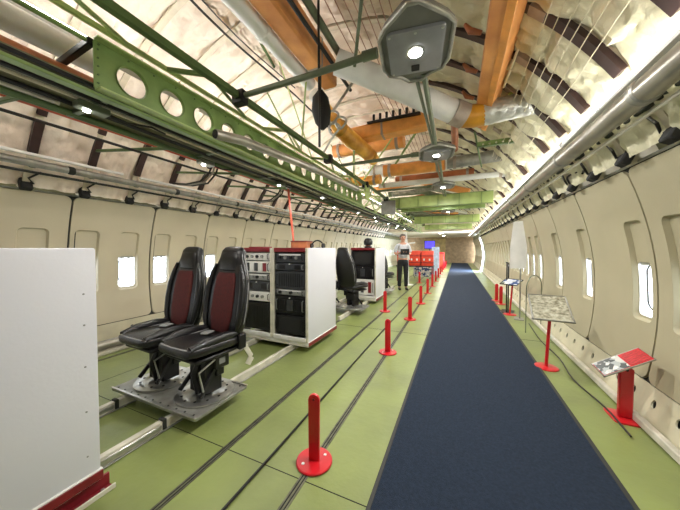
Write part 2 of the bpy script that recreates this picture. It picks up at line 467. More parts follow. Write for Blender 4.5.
# ends of the room
YW = 25.5
ew = MB(); ew.box((-5.2, YB-.1, -.1), (2, YB, 4.4)); o = ew.build('wall_rear', 'panel'); tag(o, kind='structure')
ew = MB(); ew.box((-5.2, YF, -.1), (2, YF+.1, 4.4)); o = ew.build('wall_far', 'wood'); tag(o, kind='structure')
o = MB().box((-3.0, YF-.06, 0), (-1.0, YF, 2.3), .02).build('bulkhead_panel', 'khaki', o)
o = MB().box((-4.6, 17.2, 2.42), (1.25, YF, 2.47)).build('ceiling', 'ceilp'); tag(o, kind='structure')
o = MB().box((-4.6, 17.15, 2.40), (1.25, 17.2, 3.0)).build('trim_9', 'ceilp'); tag(o, kind='structure')
# ------------------------------------------------------------------ lamps and wall pipes
def strip(x, z, y0, y1, r, m, label, i=0, side=1):
    t = thing('light_strip', label, 'light', (x, y0, z), 0, 'long tube lights above the walls')
    MB().tube([(0, 0, 0), (0, y1-y0, 0)], r, 12).build('lamp_tube', m, t)
    h = MB(); side = -side
    if side < 0 and r > .03: pass
    pr = [(-r*1.3, -r*.7), (-r*1.1, -r*1.25), (r*1.1, -r*1.25), (r*1.3, -r*.7), (r*1.2, -r*.7), (r*1.0, -r*1.1), (-r*1.0, -r*1.1), (-r*1.2, -r*.7)]
    mt = Matrix(((1,0,0,0),(0,0,1,0),(0,1,0,0),(0,0,0,1)))
    h.prism(pr, y1-y0, mt); h.build('reflector', 'whitem', t)
    MB().cyl((0,-.02,0), (0,.03,0), r*1.15).build('end_cap', 'whitem', t); MB().cyl((0,y1-y0-.03,0), (0,y1-y0+.02,0), r*1.15).build('end_cap', 'whitem', t)
    return t
yy = 0.2
for i in range(8):
    strip(.94, 2.405, yy, yy+3.0, .032, 'tube', 'glowing white tube light above the right wall panels, %s' % nth(i), i, 1); yy += 3.06
yy = -.6; ends = [2.12]
segl = [(-1.2, 2.05), (2.25, 5.2), (5.3, 8.3), (8.4, 11.4), (11.5, 14.5), (14.6, 17.6)]
for i, (a, b) in enumerate(segl):
    o = MB().box((-4.055, a, 2.355), (-4.02, b, 2.385), .006).build('cover_rail', 'whitem'); tag(o, 'thin white rail above the left wall panels, %s length' % nth(i), 'rail', 'white rails above the left wall panels')
for i in range(6):
    strip(-2.62, 2.98, -.9+3.0*i, 1.9+3.0*i, .04, 'tube2', 'glowing tube light above the left tray, %s' % nth(i), i, 1)
def longpipe(name, m, x, z, y0, y1, r, label, cat='pipe', collars=(), cm=None, seg=14, wob=0):
    t = thing(name, label, cat, (x, y0, z))
    n = 2 if not wob else max(4, int((y1-y0)/.4))
    MB().tube([(wob*math.sin(k*1.7), (y1-y0)*k/(n-1), wob*math.cos(k*1.1)) for k in range(n)], r, seg).build('pipe_run', m, t)
    if collars:
        for y in collars: MB().tube([(0, y-y0-.03, 0), (0, y-y0-.02, 0), (0, y-y0+.02, 0), (0, y-y0+.03, 0)], [r*1.02, r*1.14, r*1.14, r*1.02], seg).build('pipe_collar', cm or m, t)
    return t
longpipe('wall_duct', 'pipe', .955, 2.285, -1, 22, .07, 'long round grey duct running under the right tube lights', 'duct', [.8+1.27*k for k in range(16)], 'alud')
longpipe('conduit', 'offw', 1.03, 2.195, -1, 22, .012, 'thin pale conduit under the right grey duct', 'pipe')
longpipe('conduit', 'seal', 1.10, 2.30, -1, 22, .02, 'dark conduit squeezed between right duct and hull', 'pipe')
longpipe('wall_duct', 'alud', -4.13, 2.30, -1, 22, .04, 'dull metal duct under the thin white left rail', 'duct', [.3+1.27*k for k in range(16)], 'seal')
longpipe('conduit', 'seal', -4.2, 2.22, -1, 22, .014, 'dark conduit below the left metal duct', 'pipe')
longpipe('floor_duct', 'pipe', -4.28, .11, .5, 16, .06, 'grey round duct lying along the left floor edge', 'duct', [1.2, 3.2, 5.2], 'alud')
rl = MB().box((-4.3, -1, .0), (-4.18, 16, .045), .01).build('floor_rail', 'offw'); tag(rl, 'flat pale rail beneath the grey duct at the left floor edge', 'rail')
# brackets between wall panels and rail (dark clips on every frame)
for side, sg in (('right', 1), ('left', -1)):
    proto = None; cnt = 0
    for i, y in enumerate(frames_y):
        if y < .2: continue
        if proto is None:
            proto = thing('rail_bracket', 'x', 'bracket')
            a = hull(0, sg*R(62.5), RW+.05); b = hull(0, sg*R(62), RW-.16)
            MB().beam(a, b, .05, .035, .006).build('bracket_arm', 'ggrey', proto)
            c = hull(0, sg*R(66.5), RW-.04)
            MB().cbox((0,0,0), (.07,.10,.16), .012, Matrix.Translation(c) @ Matrix.Rotation(sg*R(25), 4, 'Y')).build('clip_block', 'rubber', proto)
            d = hull(0, sg*R(65), RW-.1)
            MB().tube([c, (c+d)/2+Vector((0,.05,-.02)), d, hull(.1, sg*R(63.5), RW-.06)], .010, 8).build('hose', 'cable', proto)
            o = proto
        else: o = copy_tree(proto)
        o.location = (0, y+.0, 0)
        tag(o, 'bracket with black clip above the %s wall panels, %s' % (side, nth(cnt) if cnt < 20 else 'among the far ones'), 'bracket', 'rail brackets above the %s wall' % side)
        cnt += 1
# square lamp plates on the crossing tubes
PX, PZ = -.26, 2.70
plates = [1.76+2.08*k for k in range(7)]
def lamp_plate():
    t = thing('overhead_light', 'x', 'lamp')
    pts = [(-.235,-.14), (-.19,-.23), (-.08,-.34), (-.05,-.37), (.02,-.37), (.07,-.33), (.19,-.23), (.235,-.17), (.235,.16), (.20,.245), (.11,.29), (.05,.36), (-.05,.36), (-.11,.29), (-.20,.245), (-.235,.16)]
    m1 = Matrix.Translation((0,0,-.012))
    MB().prism(pts, .04, m1, .008).build('back_plate', 'plater', t)
    rim = MB(); rim.tube([Vector((x, y, -.014)) for x, y in pts+[pts[0]]], .014, 8, False); rim.build('rim', 'alud', t)
    sq = MB(); sq.prism(rr(-.185, -.185, .185, .24, .03), .02, Matrix.Translation((0,-.01,-.034)), .004); p = sq.build('face_plate', 'plate', t)
    bt = MB()
    for x, y in ((-.165,-.17), (.165,-.17), (-.165,.21), (.165,.21), (0,-.17)): bt.cyl((x,y,-.036), (x,y,-.030), .009, 8)
    bt.build('bolt', 'alu', p)
    MB().lathe([(.05,-.038), (.062,-.036), (.062,-.03), (.05,-.03)], (-.0,-.0,0)).build('lamp_bezel', 'alu', t)
    MB().lathe([(.0,-.044), (.045,-.044), (.048,-.038)], (-.0,-.0,0)).build('lamp_bulb', 'led', t)
    MB().box((-.03,.13,-.040), (.03,.20,-.033), .004).build('dark_opening', 'rubber', t)
    return t
lp = None
names = ['large grey square lamp plate with rounded corners nearest overhead', 'second grey square lamp plate down the walkway', 'third lamp plate, small above the walkway', 'fourth lamp plate down the walkway', 'fifth lamp plate down the walkway', 'sixth lamp plate down the walkway', 'farthest lamp plate over the walkway']
for k, y in enumerate(plates):
    if lp is None: lp = lamp_plate(); o = lp
    else: o = copy_tree(lp)
    o.location = (PX-.012*k, y+.03, PZ-.0); o.scale = (.92, .92, 1); o.rotation_euler = (R(0), 0, R(8))
    tag(o, names[k], 'lamp', 'square lamp plates over the walkway')
    L = bpy.data.lights.new('lamp_light', 'AREA'); L.shape = 'DISK'; L.size = .12; L.energy = 50; L.color = (1, .97, .93)
    lo = bpy.data.objects.new('lamp_light', L); C.objects.link(lo); lo.location = (PX-.012*k, y, PZ-.06)
    # cross tube to the truss and along tube to next plate
    ct = MB().tube([(PX-.26-.012*k, y-.02, PZ), (-1.0, y, PZ), (-1.68, y, PZ)], .024, 10).tube([(PX-.24, y-.02, PZ), (PX-.34, y-.02, PZ)], .034, 10)
    c = ct.build('cross_tube', 'ggrey'); tag(c, 'grey green tube joining the %s lamp plate to the green truss' % ORD[k], 'tube', 'cross tubes holding the lamp plates')
    if k < 6:
        c = MB().tube([(PX-.012*k+.02, y+.31, PZ+.0), (PX-.012*k+.0, y+1.82, PZ+.0)], .022, 10).tube([(PX-.012*k-.04, y+.31, PZ), (PX-.012*k-.03, y+1.82, PZ)], .014, 8).build('spacer_tube', 'ggrey')
        tag(c, 'grey tube pair running from the %s lamp plate to the next' % ORD[k], 'tube', 'spacer tubes between the lamp plates')
# ------------------------------------------------------------------ green truss on the left
tr = thing('overhead_truss', 'long green box truss of rails and diagonals above the seats', 'truss')
YT0, YT1 = -1.2, 16.8
MB().beam((-1.72, YT0, 2.70), (-1.72, YT1, 2.70), .048, .055, .005).build('dark_rail', 'greend', tr)
MB().beam((-1.96, YT0, 2.71), (-1.96, YT1, 2.71), .026, .032, .004).build('light_rail', 'greenl', tr)
MB().beam((-2.03, YT0, 2.64), (-2.03, YT1, 2.64), .024, .02, .003).build('upper_rail', 'green', tr)
MB().box((-2.06, YT0, 2.325), (-2.0, YT1, 2.345), .004).build('lower_rail', 'green', tr)
for k in range(17):
    y = .25+1.04*k
    b = MB(); b.beam((-1.96, y, 2.71), (-1.72, y+.16, 2.70), .03, .03, .004).beam((-1.72, y+.16, 2.70), (-1.96, y+.8, 2.71), .022, .022, .003)
    b.build('brace', 'green' if k % 2 else 'greenl', tr)
    if k > 4:
        b = MB(); b.beam((-2.03, y, 2.63), (-2.03, y+.5, 2.35), .025, .025).beam((-2.03, y+.5, 2.35), (-2.03, y+1.02, 2.63), .025, .025); b.build('web_diagonal', 'greenl', tr)
for k in range(10):
    y = .05+1.7*k
    MB().box((-1.78, y-.03, 2.63), (-1.66, y+.05, 2.745), .008).build('clamp', 'black', tr)
for k in range(1, 8):
    y = .9+2.08*k
    MB().beam((-1.96, y, 2.71), (-2.5, y+.1, 3.62), .016, .016).build('hanger', 'green', tr)
pl = MB()
hol = [circ(1.08+.27*k, 2.50, .088 if k < 3 else .075, 22) for k in range(17)]
pl.cdt(rr(.875, 2.352, 5.75, 2.655, .02), hol, lambda y, z, d: Vector((-2.0-d, y, z)), [], .008)
for h in hol:
    a = [pl.bm.verts.new(Vector((-2.0+.0, x, z))) for x, z in h]; cx = sum(p[0] for p in h)/22
    b = [pl.bm.verts.new(Vector((-2.0+.014, cx+(x-cx)*1.08, 2.5+(z-2.5)*1.08))) for x, z in h]
    for i in range(22): pl.bm.faces.new((a[i], a[(i+1)%22], b[(i+1)%22], b[i]))
pl.build('perforated_plate', 'green', tr)
MB().box((-2.0, .875, 2.345), (-1.93, 5.75, 2.357), .003).box((-2.0,.875,2.648), (-1.95, 5.75, 2.66), .003).build('plate_flange', 'greenl', tr)
rv = MB()
for k in range(30):
    for z in (2.375, 2.632): rv.cyl((-2.001, .9+.16*k, z), (-1.994, .9+.16*k, z), .006, 6)
for z in (2.40,2.45,2.5,2.55,2.6): rv.cyl((-2.001,.895,z), (-1.994,.895,z), .006, 6)
rv.build('rivets', 'greend', tr)['kind'] = 'stuff'
npn = MB().box((-1.70, 5.05, 2.38), (-1.68, 5.33, 2.66), .004)
o = npn.build('gusset_plate', 'greenl', tr)
sp = MB(); sp.beam((-2.01, .87, 2.635), (-2.45, .87, 2.605), .035, .045, .005)
sp.build('end_strut', 'black', tr)
# pipes and trays beside the truss
t = thing('open_pipe', 'grey metal pipe with an open end emerging from the green plate', 'pipe')
MB().tube([(-1.90,1.66,2.375+.0), (-1.84,1.9,2.40), (-1.72,3.0,2.43), (-1.62,4.4,2.44)], .043, 14).build('pipe_body', 'pipe', t)
MB().tube([(-1.73,2.95,2.43), (-1.715,3.05,2.43)], .05, 14).build('pipe_collar', 'alud', t)
MB().tube([(-1.901,1.652,2.374), (-1.90,1.662,2.375)], .036, 14).build('pipe_mouth', 'rubber', t)
longpipe('copper_pipe', 'rust', -2.34, 2.55, YT0, 1.6, .036, 'thick copper brown pipe above the left tray', 'pipe')
t = longpipe('air_duct', 'whduct', -2.55, 2.82, YT0, 1.15, .085, 'white round air duct at the top left corner', 'duct', [.4], 'alud')
longpipe('red_pipe', 'redp', -2.99, 2.505, YT0, 17, .020, 'long thin red pipe under the left overhead tray', 'pipe', wob=.006)
longpipe('red_pipe', 'redp', -3.08, 2.53, YT0, 17, .012, 'second thinner red pipe left of the other', 'pipe')
t = thing('cable_tray', 'olive overhead cable tray beside the green truss', 'tray')
MB().box((-2.75, YT0, 2.435), (-2.12, 16.8, 2.447)).build('tray_sheet', 'skin', t)
MB().box((-2.13, YT0, 2.415), (-2.11, 16.8, 2.435), .003).build('tray_side', 'rubber', t); MB().box((-2.76, YT0, 2.415), (-2.74, 16.8, 2.445), .003).build('tray_side', 'greend', t)
for k in range(17): MB().box((-2.74, .0+1.02*k, 2.405), (-2.13, .04+1.02*k, 2.436), .004).build('tray_rib', 'ggrey', t)
longpipe('tray_tube', 'offw', -2.56, 2.435-.022, YT0, .92, .014, 'short cream tube under the olive tray at upper left', 'tube')
for i, (x, z, r, m, nm) in enumerate(((-2.2, 2.43, .018, 'cable', 'black cable bundle closest to the truss'), (-2.27, 2.415, .013, 'cable', 'black cable bundle, second from the truss'), (-2.36, 2.42, .010, 'cablew', 'pale wire under the olive tray'), (-2.5, 2.425, .016, 'cable', 'black cable bundle in the middle of the tray underside'), (-2.66, 2.42, .022, 'greend', 'green painted conduit under the olive tray'), (-3.18, 2.46, .014, 'cable', 'black cable left of the red pipes'))):
    longpipe('cable_bundle', m, x, z-.012, YT0, 16.5, r, nm, 'cable', wob=.005, seg=8)
# small junction boxes and lamps hanging under the tray
for i in range(12):
    y = 1.0+1.15*i; x = [-2.32, -2.62, -2.45][i % 3]
    t = thing('lamp_box', 'small metal lamp box under the left tray, %s' % nth(i), 'lamp', (x, y, 2.375), 0, 'lamp boxes under the tray')
    L = bpy.data.lights.new('box_light', 'AREA'); L.shape = 'DISK'; L.size = .06; L.energy = 9; L.color = (1, .96, .9)
    lo = bpy.data.objects.new('box_light', L); C.objects.link(lo); lo.location = (x, y-.03, 2.32)
    MB().box((-.045,-.09,-.035), (.045,.09,.012), .008).build('box_body', 'alu' if i % 2 else 'ggrey', t)
    MB().tube([(0,.09,-.01), (.03,.2,-.03), (.05,.36,.0), (.0,.5,.01)], .008, 8).build('lead', 'cable', t)
    MB().lathe([(.0,-.046),(.018,-.046),(.022,-.034)], (0,-.03,0), 12).build('lamp_bulb', 'led', t)
# green diagonal clips down from tray to left hull
for i in range(15):
    y = .78+1.016*i
    c = MB().beam((-2.76, y, 2.43), hull(y, -R(56), RW-.05), .03, .03, .004).build('tray_stay', 'greend')
    tag(c, 'dark green stay from the tray to the left hull, %s' % nth(i), 'strut', 'stays between tray and hull')
# hanging strap pairs
for i, (y, k) in enumerate(((2.55, 1), (4.05, 1), (5.6, 0), (7.1, 0))):
    t = thing('wire_loom', 'black looped wire loom hanging from the tray, %s' % nth(i), 'cable', (-3.0, y, 2.5), 0, 'wire looms below the tray')
    for j in range(3):
        MB().tube([(0, j*.05, 0), (-.05, j*.05+.01, -.08), (-.22, j*.06, -.19), (-.5, j*.05, -.2), (-.78, j*.03, -.16)], .012, 8).build('wire', 'cable' if j != 1 else 'pipe', t)
t = thing('red_strap', 'red strap slanting from the tray down to the equipment rack', 'strap')
MB().beam((-2.62, 3.75, 2.42), (-2.47, 3.70, 1.40), .012, .05, .003).build('webbing', 'redp', t)
MB().box((-2.66,3.70,2.40), (-2.58,3.8,2.44), .006).build('strap_hook', 'alu', t)
# ------------------------------------------------------------------ ducts, beams and cables under the crown
def duct_box(name, m, p, q, w, h, label, bands=(), bm_='tape', rot=None):
    t = thing(name, label, 'duct')
    MB().beam(p, q, w, h, .02).build('duct_body', m, t)
    p = Vector(p); q = Vector(q)
    for k, f in enumerate(bands):
        c = p.lerp(q, f); d = (q-p).normalized()*.03
        MB().beam(c-d, c+d, w+.012, h+.012, .02).build('duct_band', bm_, t)
    return t
duct_box('orange_duct', 'orange', (-1.46, -1, 3.53), (-1.46, 3.0, 3.53), .19, .32, 'square orange duct beside the white duct on the crown', (.3, .62, .9))
longpipe('air_duct', 'whduct', -1.665, 3.40, -1, 2.85, .078, 'round white duct along the crown centre', 'duct', [.6, 2.0], 'whduct')
longpipe('conduit', 'ggrey', -1.2, 3.52, -1, 3.2, .035, 'grey green conduit right of the orange duct', 'pipe')
longpipe('conduit', 'cable', -1.27, 3.42, -1, 3.2, .02, 'black conduit under the orange duct edge', 'pipe')
# yellow elbow
t = thing('yellow_elbow', 'bright yellow duct elbow behind the hanging black bag', 'duct')
MB().tube([(-1.66,3.0,3.33),(-1.64,3.3,3.26),(-1.60,3.6,3.16),(-1.52,3.9,3.08),(-1.42,4.25,3.02),(-1.38,4.6,2.98)], [.075,.085,.11,.125,.12,.10], 18).build('elbow_body', 'yellow', t)
MB().tube([(-1.665,2.96,3.34),(-1.65,3.14,3.30)], [.085,.092], 18).build('white_sleeve', 'whitem', t)
MB().tube([(-1.605,3.56,3.17),(-1.595,3.62,3.155)], .122, 18).tube([(-1.40,4.40,3.0),(-1.39,4.46,2.995)], .117, 18).build('clamp_ring', 'amber', t)
t = thing('black_bag', 'black wrapped bundle hanging where the tubes cross', 'bag')
MB().loft([((-1.45,2.72,3.20),(.03,0,0),(0,.03,0)),((-1.45,2.72,3.12),(.09,0,0),(0,.08,0)),((-1.45,2.74,2.98),(.11,0,0),(0,.1,0)),((-1.44,2.75,2.84),(.08,0,0),(0,.08,0)),((-1.44,2.75,2.77),(.02,0,0),(0,.02,0))], 18, 2.4).build('bag_body', 'rubber', t)
MB().tube([(-1.45,2.72,3.19),(-1.45,2.72,3.5)], .012, 8).build('bag_cord', 'cable', t)
t = thing('valve_ring', 'shiny metal valve rings beside the yellow elbow', 'valve')
for k, (x, y, z) in enumerate(((-1.40,2.95,3.0), (-1.33,3.03,2.95), (-1.43,3.05,2.90))):
    MB().tube([Vector((x+.07*math.cos(a), y+.02*math.sin(2*a), z+.07*math.sin(a))) for a in [2*PI*i/18 for i in range(19)]], .014, 8, False).build('ring', 'alu', t)
MB().tube([(-1.40,2.95,3.07),(-1.2,3.1,3.45)], .016, 8).tube([(-1.43,3.05,2.83),(-1.72,3.3,2.72)], .014, 8).build('rod', 'alu', t)
o = MB().tube([(-1.13,2.08,4.0),(-1.13,2.10,2.3)], .0115, 8).build('hanging_rod', 'cable'); tag(o, 'thin dark vertical rod hanging left of the near lamp plate', 'rod')
duct_box('orange_duct', 'orangeb', (-1.75, 4.10, 3.22), (-.42, 4.15, 3.28), .24, .21, 'square orange duct crossing sideways behind the near lamp plate', (.02, .5))
o = MB()
for k in range(7): o.cyl((-1.2+.1*k, 4.0, 3.36), (-1.2+.1*k, 4.0, 3.46), .02, 8)
o.box((-1.3,3.96,3.33),(-.5,4.04,3.36),.005); o=o.build('terminal_strip','black'); tag(o,'row of small black studs on top of the crossing orange duct','terminal strip')
# grey diagonal tube and foil duct to the right
t = thing('grey_duct', 'large pale grey tube slanting behind the near lamp plate', 'duct')
MB().tube([(-1.22,2.66,3.42),(-.9,2.84,3.30),(-.02,3.32,2.93)], .125, 22).build('tube_body', 'whduct', t)
MB().tube([(-.06,3.29,2.945),(.06,3.36,2.90)], .135, 22).build('joint_band', 'tape', t)
t = thing('amber_duct', 'amber duct section between grey tube and foil duct', 'duct')
MB().tube([(.05,3.355,2.90),(.16,3.38,2.89),(.26,3.38,2.895)], .122, 22).build('tube_body', 'amber', t)
t = thing('foil_duct', 'crinkled silver foil duct right of the amber section', 'duct')
MB().tube([(.25+.055*k, 3.38, 2.895+.004*k) for k in range(10)], [.122+.006*(k % 2) for k in range(10)], 18).build('tube_body', 'foil', t)
MB().beam((.5,3.3,3.02),(.53,3.5,3.02), .05, .05, .01).build('green_clip', 'greenl', t)
t = thing('orange_duct', 'tall orange brown duct overhead right of the lamp plates', 'duct')
mt = Matrix.Translation((.31, 0, 3.07)) @ Matrix.Rotation(R(28), 4, 'Y')
MB().box((-.085,-1,-.14), (.085,3.9,.14), .02, mt).build('duct_body', 'orange', t)
MB().box((.03,-1,-.146), (.09,3.9,-.138), .003, mt).build('edge_band', 'orangeb', t)
for k in range(8):
    y = .4+.508*k
    c = MB().tube([(.16, y, 3.12), (.08, y, 3.16), (.04, y+.02, 3.24)], [.018,.026,.014], 10).build('duct_fitting', 'rust'); tag(c, 'brown round fitting on the tall orange duct, %s' % nth(k), 'fitting', 'fittings along the tall orange duct')
# wires along the crown
def wires(xs, h, y0, y1, m, txt, r=.005):
    for i, x in enumerate(xs):
        z = h(x); pts = [(x+.005*math.sin(k*.9+i), y0+(y1-y0)*k/24, z+.005*math.cos(k*.7+i*2)) for k in range(25)]
        c = MB().tube(pts, r, 6).build('control_cable', m); tag(c, txt % nth(i).replace(' nearest','').replace('nearest','first'), 'cable', txt.replace('%s ', '').split(',')[0])
wires([-.58-.075*k for k in range(8)], lambda x: 3.62, -1, 6.5, 'cablet', 'thin tan wire along the crown, %s from the right')
wires([.52+.05*k for k in range(6)], lambda x: CZ+math.sqrt(2.93**2-(x-CX)**2), .5, 5.5, 'cablew', 'thin pale wire across the right blankets, %s from the centre', .0035)
for i, (pts, r, m, lb) in enumerate((
  ([(-2.28,-1,3.80),(-2.30,1.2,3.77),(-2.36,2.2,3.74),(-2.30,3.4,3.76),(-2.34,6,3.74)], .012, 'cable', 'black cable wandering over the pink blankets at upper left'),
  ([(-2.21,-1,3.82),(-2.22,1.2,3.80),(-2.30,2.3,3.77),(-2.24,3.4,3.79)], .007, 'cable', 'thinner black cable beside the wandering one'),
  ([(-1.0,2.0,3.9),(-.6,2.05,3.86),(-.1,2.0,3.72),(.15,2.02,3.5)], .010, 'brown', 'brown cord sagging across the crown blankets behind the lamp plate'),
  ([(.45,.9,3.25),(.5,1.5,3.1),(.48,2.4,3.12),(.42,3.2,3.05)], .012, 'cablew', 'pale hose looping beside the tall orange duct'),
  ([(1.1,3.3,2.12),(1.18,3.5,2.2),(1.1,3.75,2.2),(1.2,3.9,2.12)], .010, 'cable', 'black hose hooked above the right wall panels'),
  ([(1.18,2.6,.02),(1.2,3.0,.015),(1.12,3.5,.016),(1.2,4.1,.015),(1.15,4.8,.015),(1.22,5.8,.015)], .007, 'cable', 'thin black cable snaking on the right green floor'),
  )):
    d = []
    for k in range(len(pts)-1):
        for j in range(4): d.append(Vector(pts[k]).lerp(Vector(pts[k+1]), j/4))
    d.append(Vector(pts[-1])); 
    for _ in range(2): d = [d[0]]+[(d[k-1]+d[k]*2+d[k+1])/4 for k in range(1, len(d)-1)]+[d[-1]]
    c = MB().tube(d, r, 8).build('loose_cable', m); tag(c, lb, 'cable')
# struts near the crown
for i, (p, q, w, m, lb) in enumerate((
  ((-.52,1.7,3.72),(-.95,2.5,3.2),.03,'ggrey','short grey green strut slanting left of the near lamp plate'),
  ((-1.55,2.6,3.5),(-1.95,3.1,2.73),.02,'greenl','pale green strut dropping to the truss behind the cross tube'),
  ((-1.95,2.0,3.75),(-1.73,2.25,3.25),.022,'greend','short dark green bracket hanging from the crown blankets'),
  ((-2.1,2.8,3.8),(-1.96,3.4,2.72),.016,'greenl','second pale green strut dropping to the truss'),
  ((-1.3,3.4,2.72),(-1.72,4.5,2.70),.028,'greenl','pale green bar meeting the dark rail'),
  ((-.6,4.6,3.4),(-1.5,5.6,2.75),.03,'green','green diagonal strut crossing beyond the orange duct'),
  ((-.9,4.6,3.5),(-1.7,5.0,2.75),.024,'greenl','thin light green diagonal strut beyond the orange duct'),
  ((.2,4.0,2.95),(.35,4.9,2.72),.022,'greend','short dark green strut above the perforated angle'))):
    c = MB().beam(p, q, w, w, .004).build('strut', m); tag(c, lb, 'strut')
# middle-distance lateral items
t = thing('perforated_angle', 'narrow green perforated angle at right above the walkway', 'beam')
MB().cdt(rr(.25, 2.82, 1.02, 2.90, .01), [circ(.32+.08*k, 2.86, .014, 10) for k in range(9)], lambda x, z, d: Vector((x, 4.25+d, z)), [], .006).build('angle_web', 'green', t)
MB().box((.25,4.2,2.815),(1.02,4.25,2.825)).build('angle_foot', 'greend', t)
def lateral(name, m, y, z, x0, x1, r, lb, cat='duct', tilt=0):
    c = thing(name, lb, cat)
    MB().tube([(x0, y, z), ((x0+x1)/2, y+.03, z+tilt/2), (x1, y, z+tilt)], r, 16).build('tube_body', m, c)
    MB().tube([(x0+.1, y, z), (x0+.15, y, z)], r*1.12, 16).build('joint_band', 'tape', c); MB().tube([(x1-.15, y, z+tilt), (x1-.1, y, z+tilt)], r*1.12, 16).build('joint_band', 'tape', c)
lateral('orange_duct', 'orangeb', 5.2, 2.93, -1.35, -.22, .115, 'round orange duct crossing beyond the second lamp plate')
lateral('grey_duct', 'alud', 5.15, 2.92, -.18, .80, .10, 'dull grey duct crossing to the right hull beyond the second lamp plate', tilt=.04)
lateral('grey_duct', 'whduct', 5.75, 2.78, -1.6, .85, .055, 'slim whitish pipe crossing under the round orange duct', 'pipe')
lateral('brown_duct', 'rust', 6.1, 2.95, -1.3, .3, .09, 'coppery brown duct crossing just before the green cross beam')
lateral('white_duct', 'whduct', 6.4, 3.3, -2.0, .2, .14, 'fat white duct crossing high before the green cross beam')
lateral('orange_duct', 'orange', 4.9, 3.35, -2.3, -.9, .12, 'short orange duct high behind the yellow elbow')
lateral('orange_duct', 'yellow', 5.5, 2.86, -2.3, -1.5, .10, 'yellow duct stub above the truss')
longpipe('orange_duct', 'rust', -.05, 3.1, 3.9, 5.0, .05, 'slim vertical looking brown pipe beyond the amber duct', 'pipe')
def cross_beam(y, z0, z1, x0, x1, m, lb):
    t = thing('cross_beam', lb, 'beam', group='green cross beams')
    MB().box((x0,y,z0),(x1,y+.012,z1),.003).build('beam_web', m, t)
    MB().box((x0,y-.06,z0-.008),(x1,y+.06,z0+.004),.003).box((x0,y-.04,z1-.004),(x1,y+.04,z1+.008),.003).build('beam_flange', 'green', t)
    b = MB()
    for k in range(5): b.box((x0+(x1-x0)*(k+.5)/5-.008, y-.035, z0), (x0+(x1-x0)*(k+.5)/5+.008, y, z1))
    b.build('stiffener', 'green', t)
cross_beam(7.1, 2.46, 2.73, -1.66, .76, 'greenl', 'bright green cross beam spanning over the walkway')
cross_beam(8.6, 2.56, 2.76, -1.66, .72, 'green', 'second green cross beam just beyond the bright one')
cross_beam(11.5, 2.42, 2.70, -1.66, .78, 'greenl', 'third green cross beam farther down')
cross_beam(15.4, 2.42, 2.68, -1.66, .70, 'greenl', 'farthest green cross beam before the flat ceiling')
rnd = random.Random(3)
mk = ['orange', 'whduct', 'alud', 'ggrey', 'rust', 'greenl', 'cable', 'foil']
for i in range(16):
    y = 7.6+.58*i; m = mk[i % 8]; x0 = -2.5+rnd.random()*.8; x1 = 0+rnd.random()*.5
    c = MB().tube([(x0, y, 2.95+rnd.random()*.4), ((x0+x1)/2, y+rnd.random()*.5, 3.0+rnd.random()*.5), (x1, y+rnd.random()*.3, 2.85+rnd.random()*.1)], .03+rnd.random()*.07, 12).build('crown_pipe', m)
    tag(c, '%s pipe crossing high beyond the green cross beam, %s' % ({'orange':'orange','whduct':'white','alud':'dull metal','ggrey':'grey green','rust':'brown','greenl':'light green','cable':'black','foil':'silver'}[m], nth(i)), 'pipe', 'crown pipes beyond the green cross beam')
for i in range(14):
    y = 4.4+.85*i; sx = 1 if i % 2 else -1
    c = MB().beam((-1.9, y, 2.72), (-2.9+.3*sx, y+.7, 3.45), .022, .022).beam((-2.0, y+.3, 2.7), (-2.75, y+.2, 2.5), .02, .02).build('strut', 'greenl' if i % 2 else 'green')
    tag(c, 'green diagonal brace above the tray, %s' % nth(i), 'strut', 'green braces above the tray')
# ------------------------------------------------------------------ bollards
def bollard():
    t = thing('bollard', 'x', 'bollard')
    b = MB().lathe([(.118,0),(.118,.006),(.112,.011),(.0,.012)], seg=32).build('base_disc', 'red', t)
    pts = [(-.037, 0), (.037, 0), (.037, .40)] + [(.037*math.cos(R(a)), .40+.037*math.sin(R(a))) for a in range(15, 180, 15)] + [(-.037, .40)]
    mt = Matrix.Translation((0, .012, .011)) @ Matrix.Rotation(R(90), 4, 'X')
    MB().prism(pts, .024, mt, .005).build('post', 'red', t)
    MB().cyl((0,-.0165,.415), (0,-.0115,.415), .008, 10).build('top_bolt', 'dred', t)
    for q in (-1, 1): MB().cyl((.06*q,.05*q,.0125), (.06*q,.05*q,.016), .010, 10).build('base_bolt', 'whitem', t)
    return t
bp = bollard(); ln = [1.48, 3.46, 5.25, 6.87, 8.5, 10.1, 11.7, 13.3, 14.9, 16.5, 18.1, 19.7, 21.3, 22.9]
bl = ['red bollard nearest the camera, on the green floor', 'second red bollard along the left carpet edge', 'third red bollard along the left carpet edge', 'fourth red bollard along the left carpet edge', 'fifth red bollard along the left carpet edge']
for i, y in enumerate(ln):
    o = bp if i == 0 else copy_tree(bp)
    o.location = (-.84+.006*i, y, .005); o.rotation_euler = (0, 0, R([12, 8, -5, 14, 3][i % 5]))
    tag(o, bl[i] if i < 5 else '%s red bollard along the left carpet edge' % ORD[i], 'bollard', 'red bollards along the walkway')
for x, y, lb in ((-1.44, 5.7, 'red bollard in front of the farther white rack'), (-1.36, 10.9, 'red bollard before the orange crates'), (.97, 8.05, 'red bollard on the right floor strip, left one of the pair'), (1.01, 7.6, 'red bollard on the right floor strip, right one of the pair')):
    o = copy_tree(bp); o.location = (x, y, .0055); tag(o, lb, 'bollard', 'red bollards along the walkway')
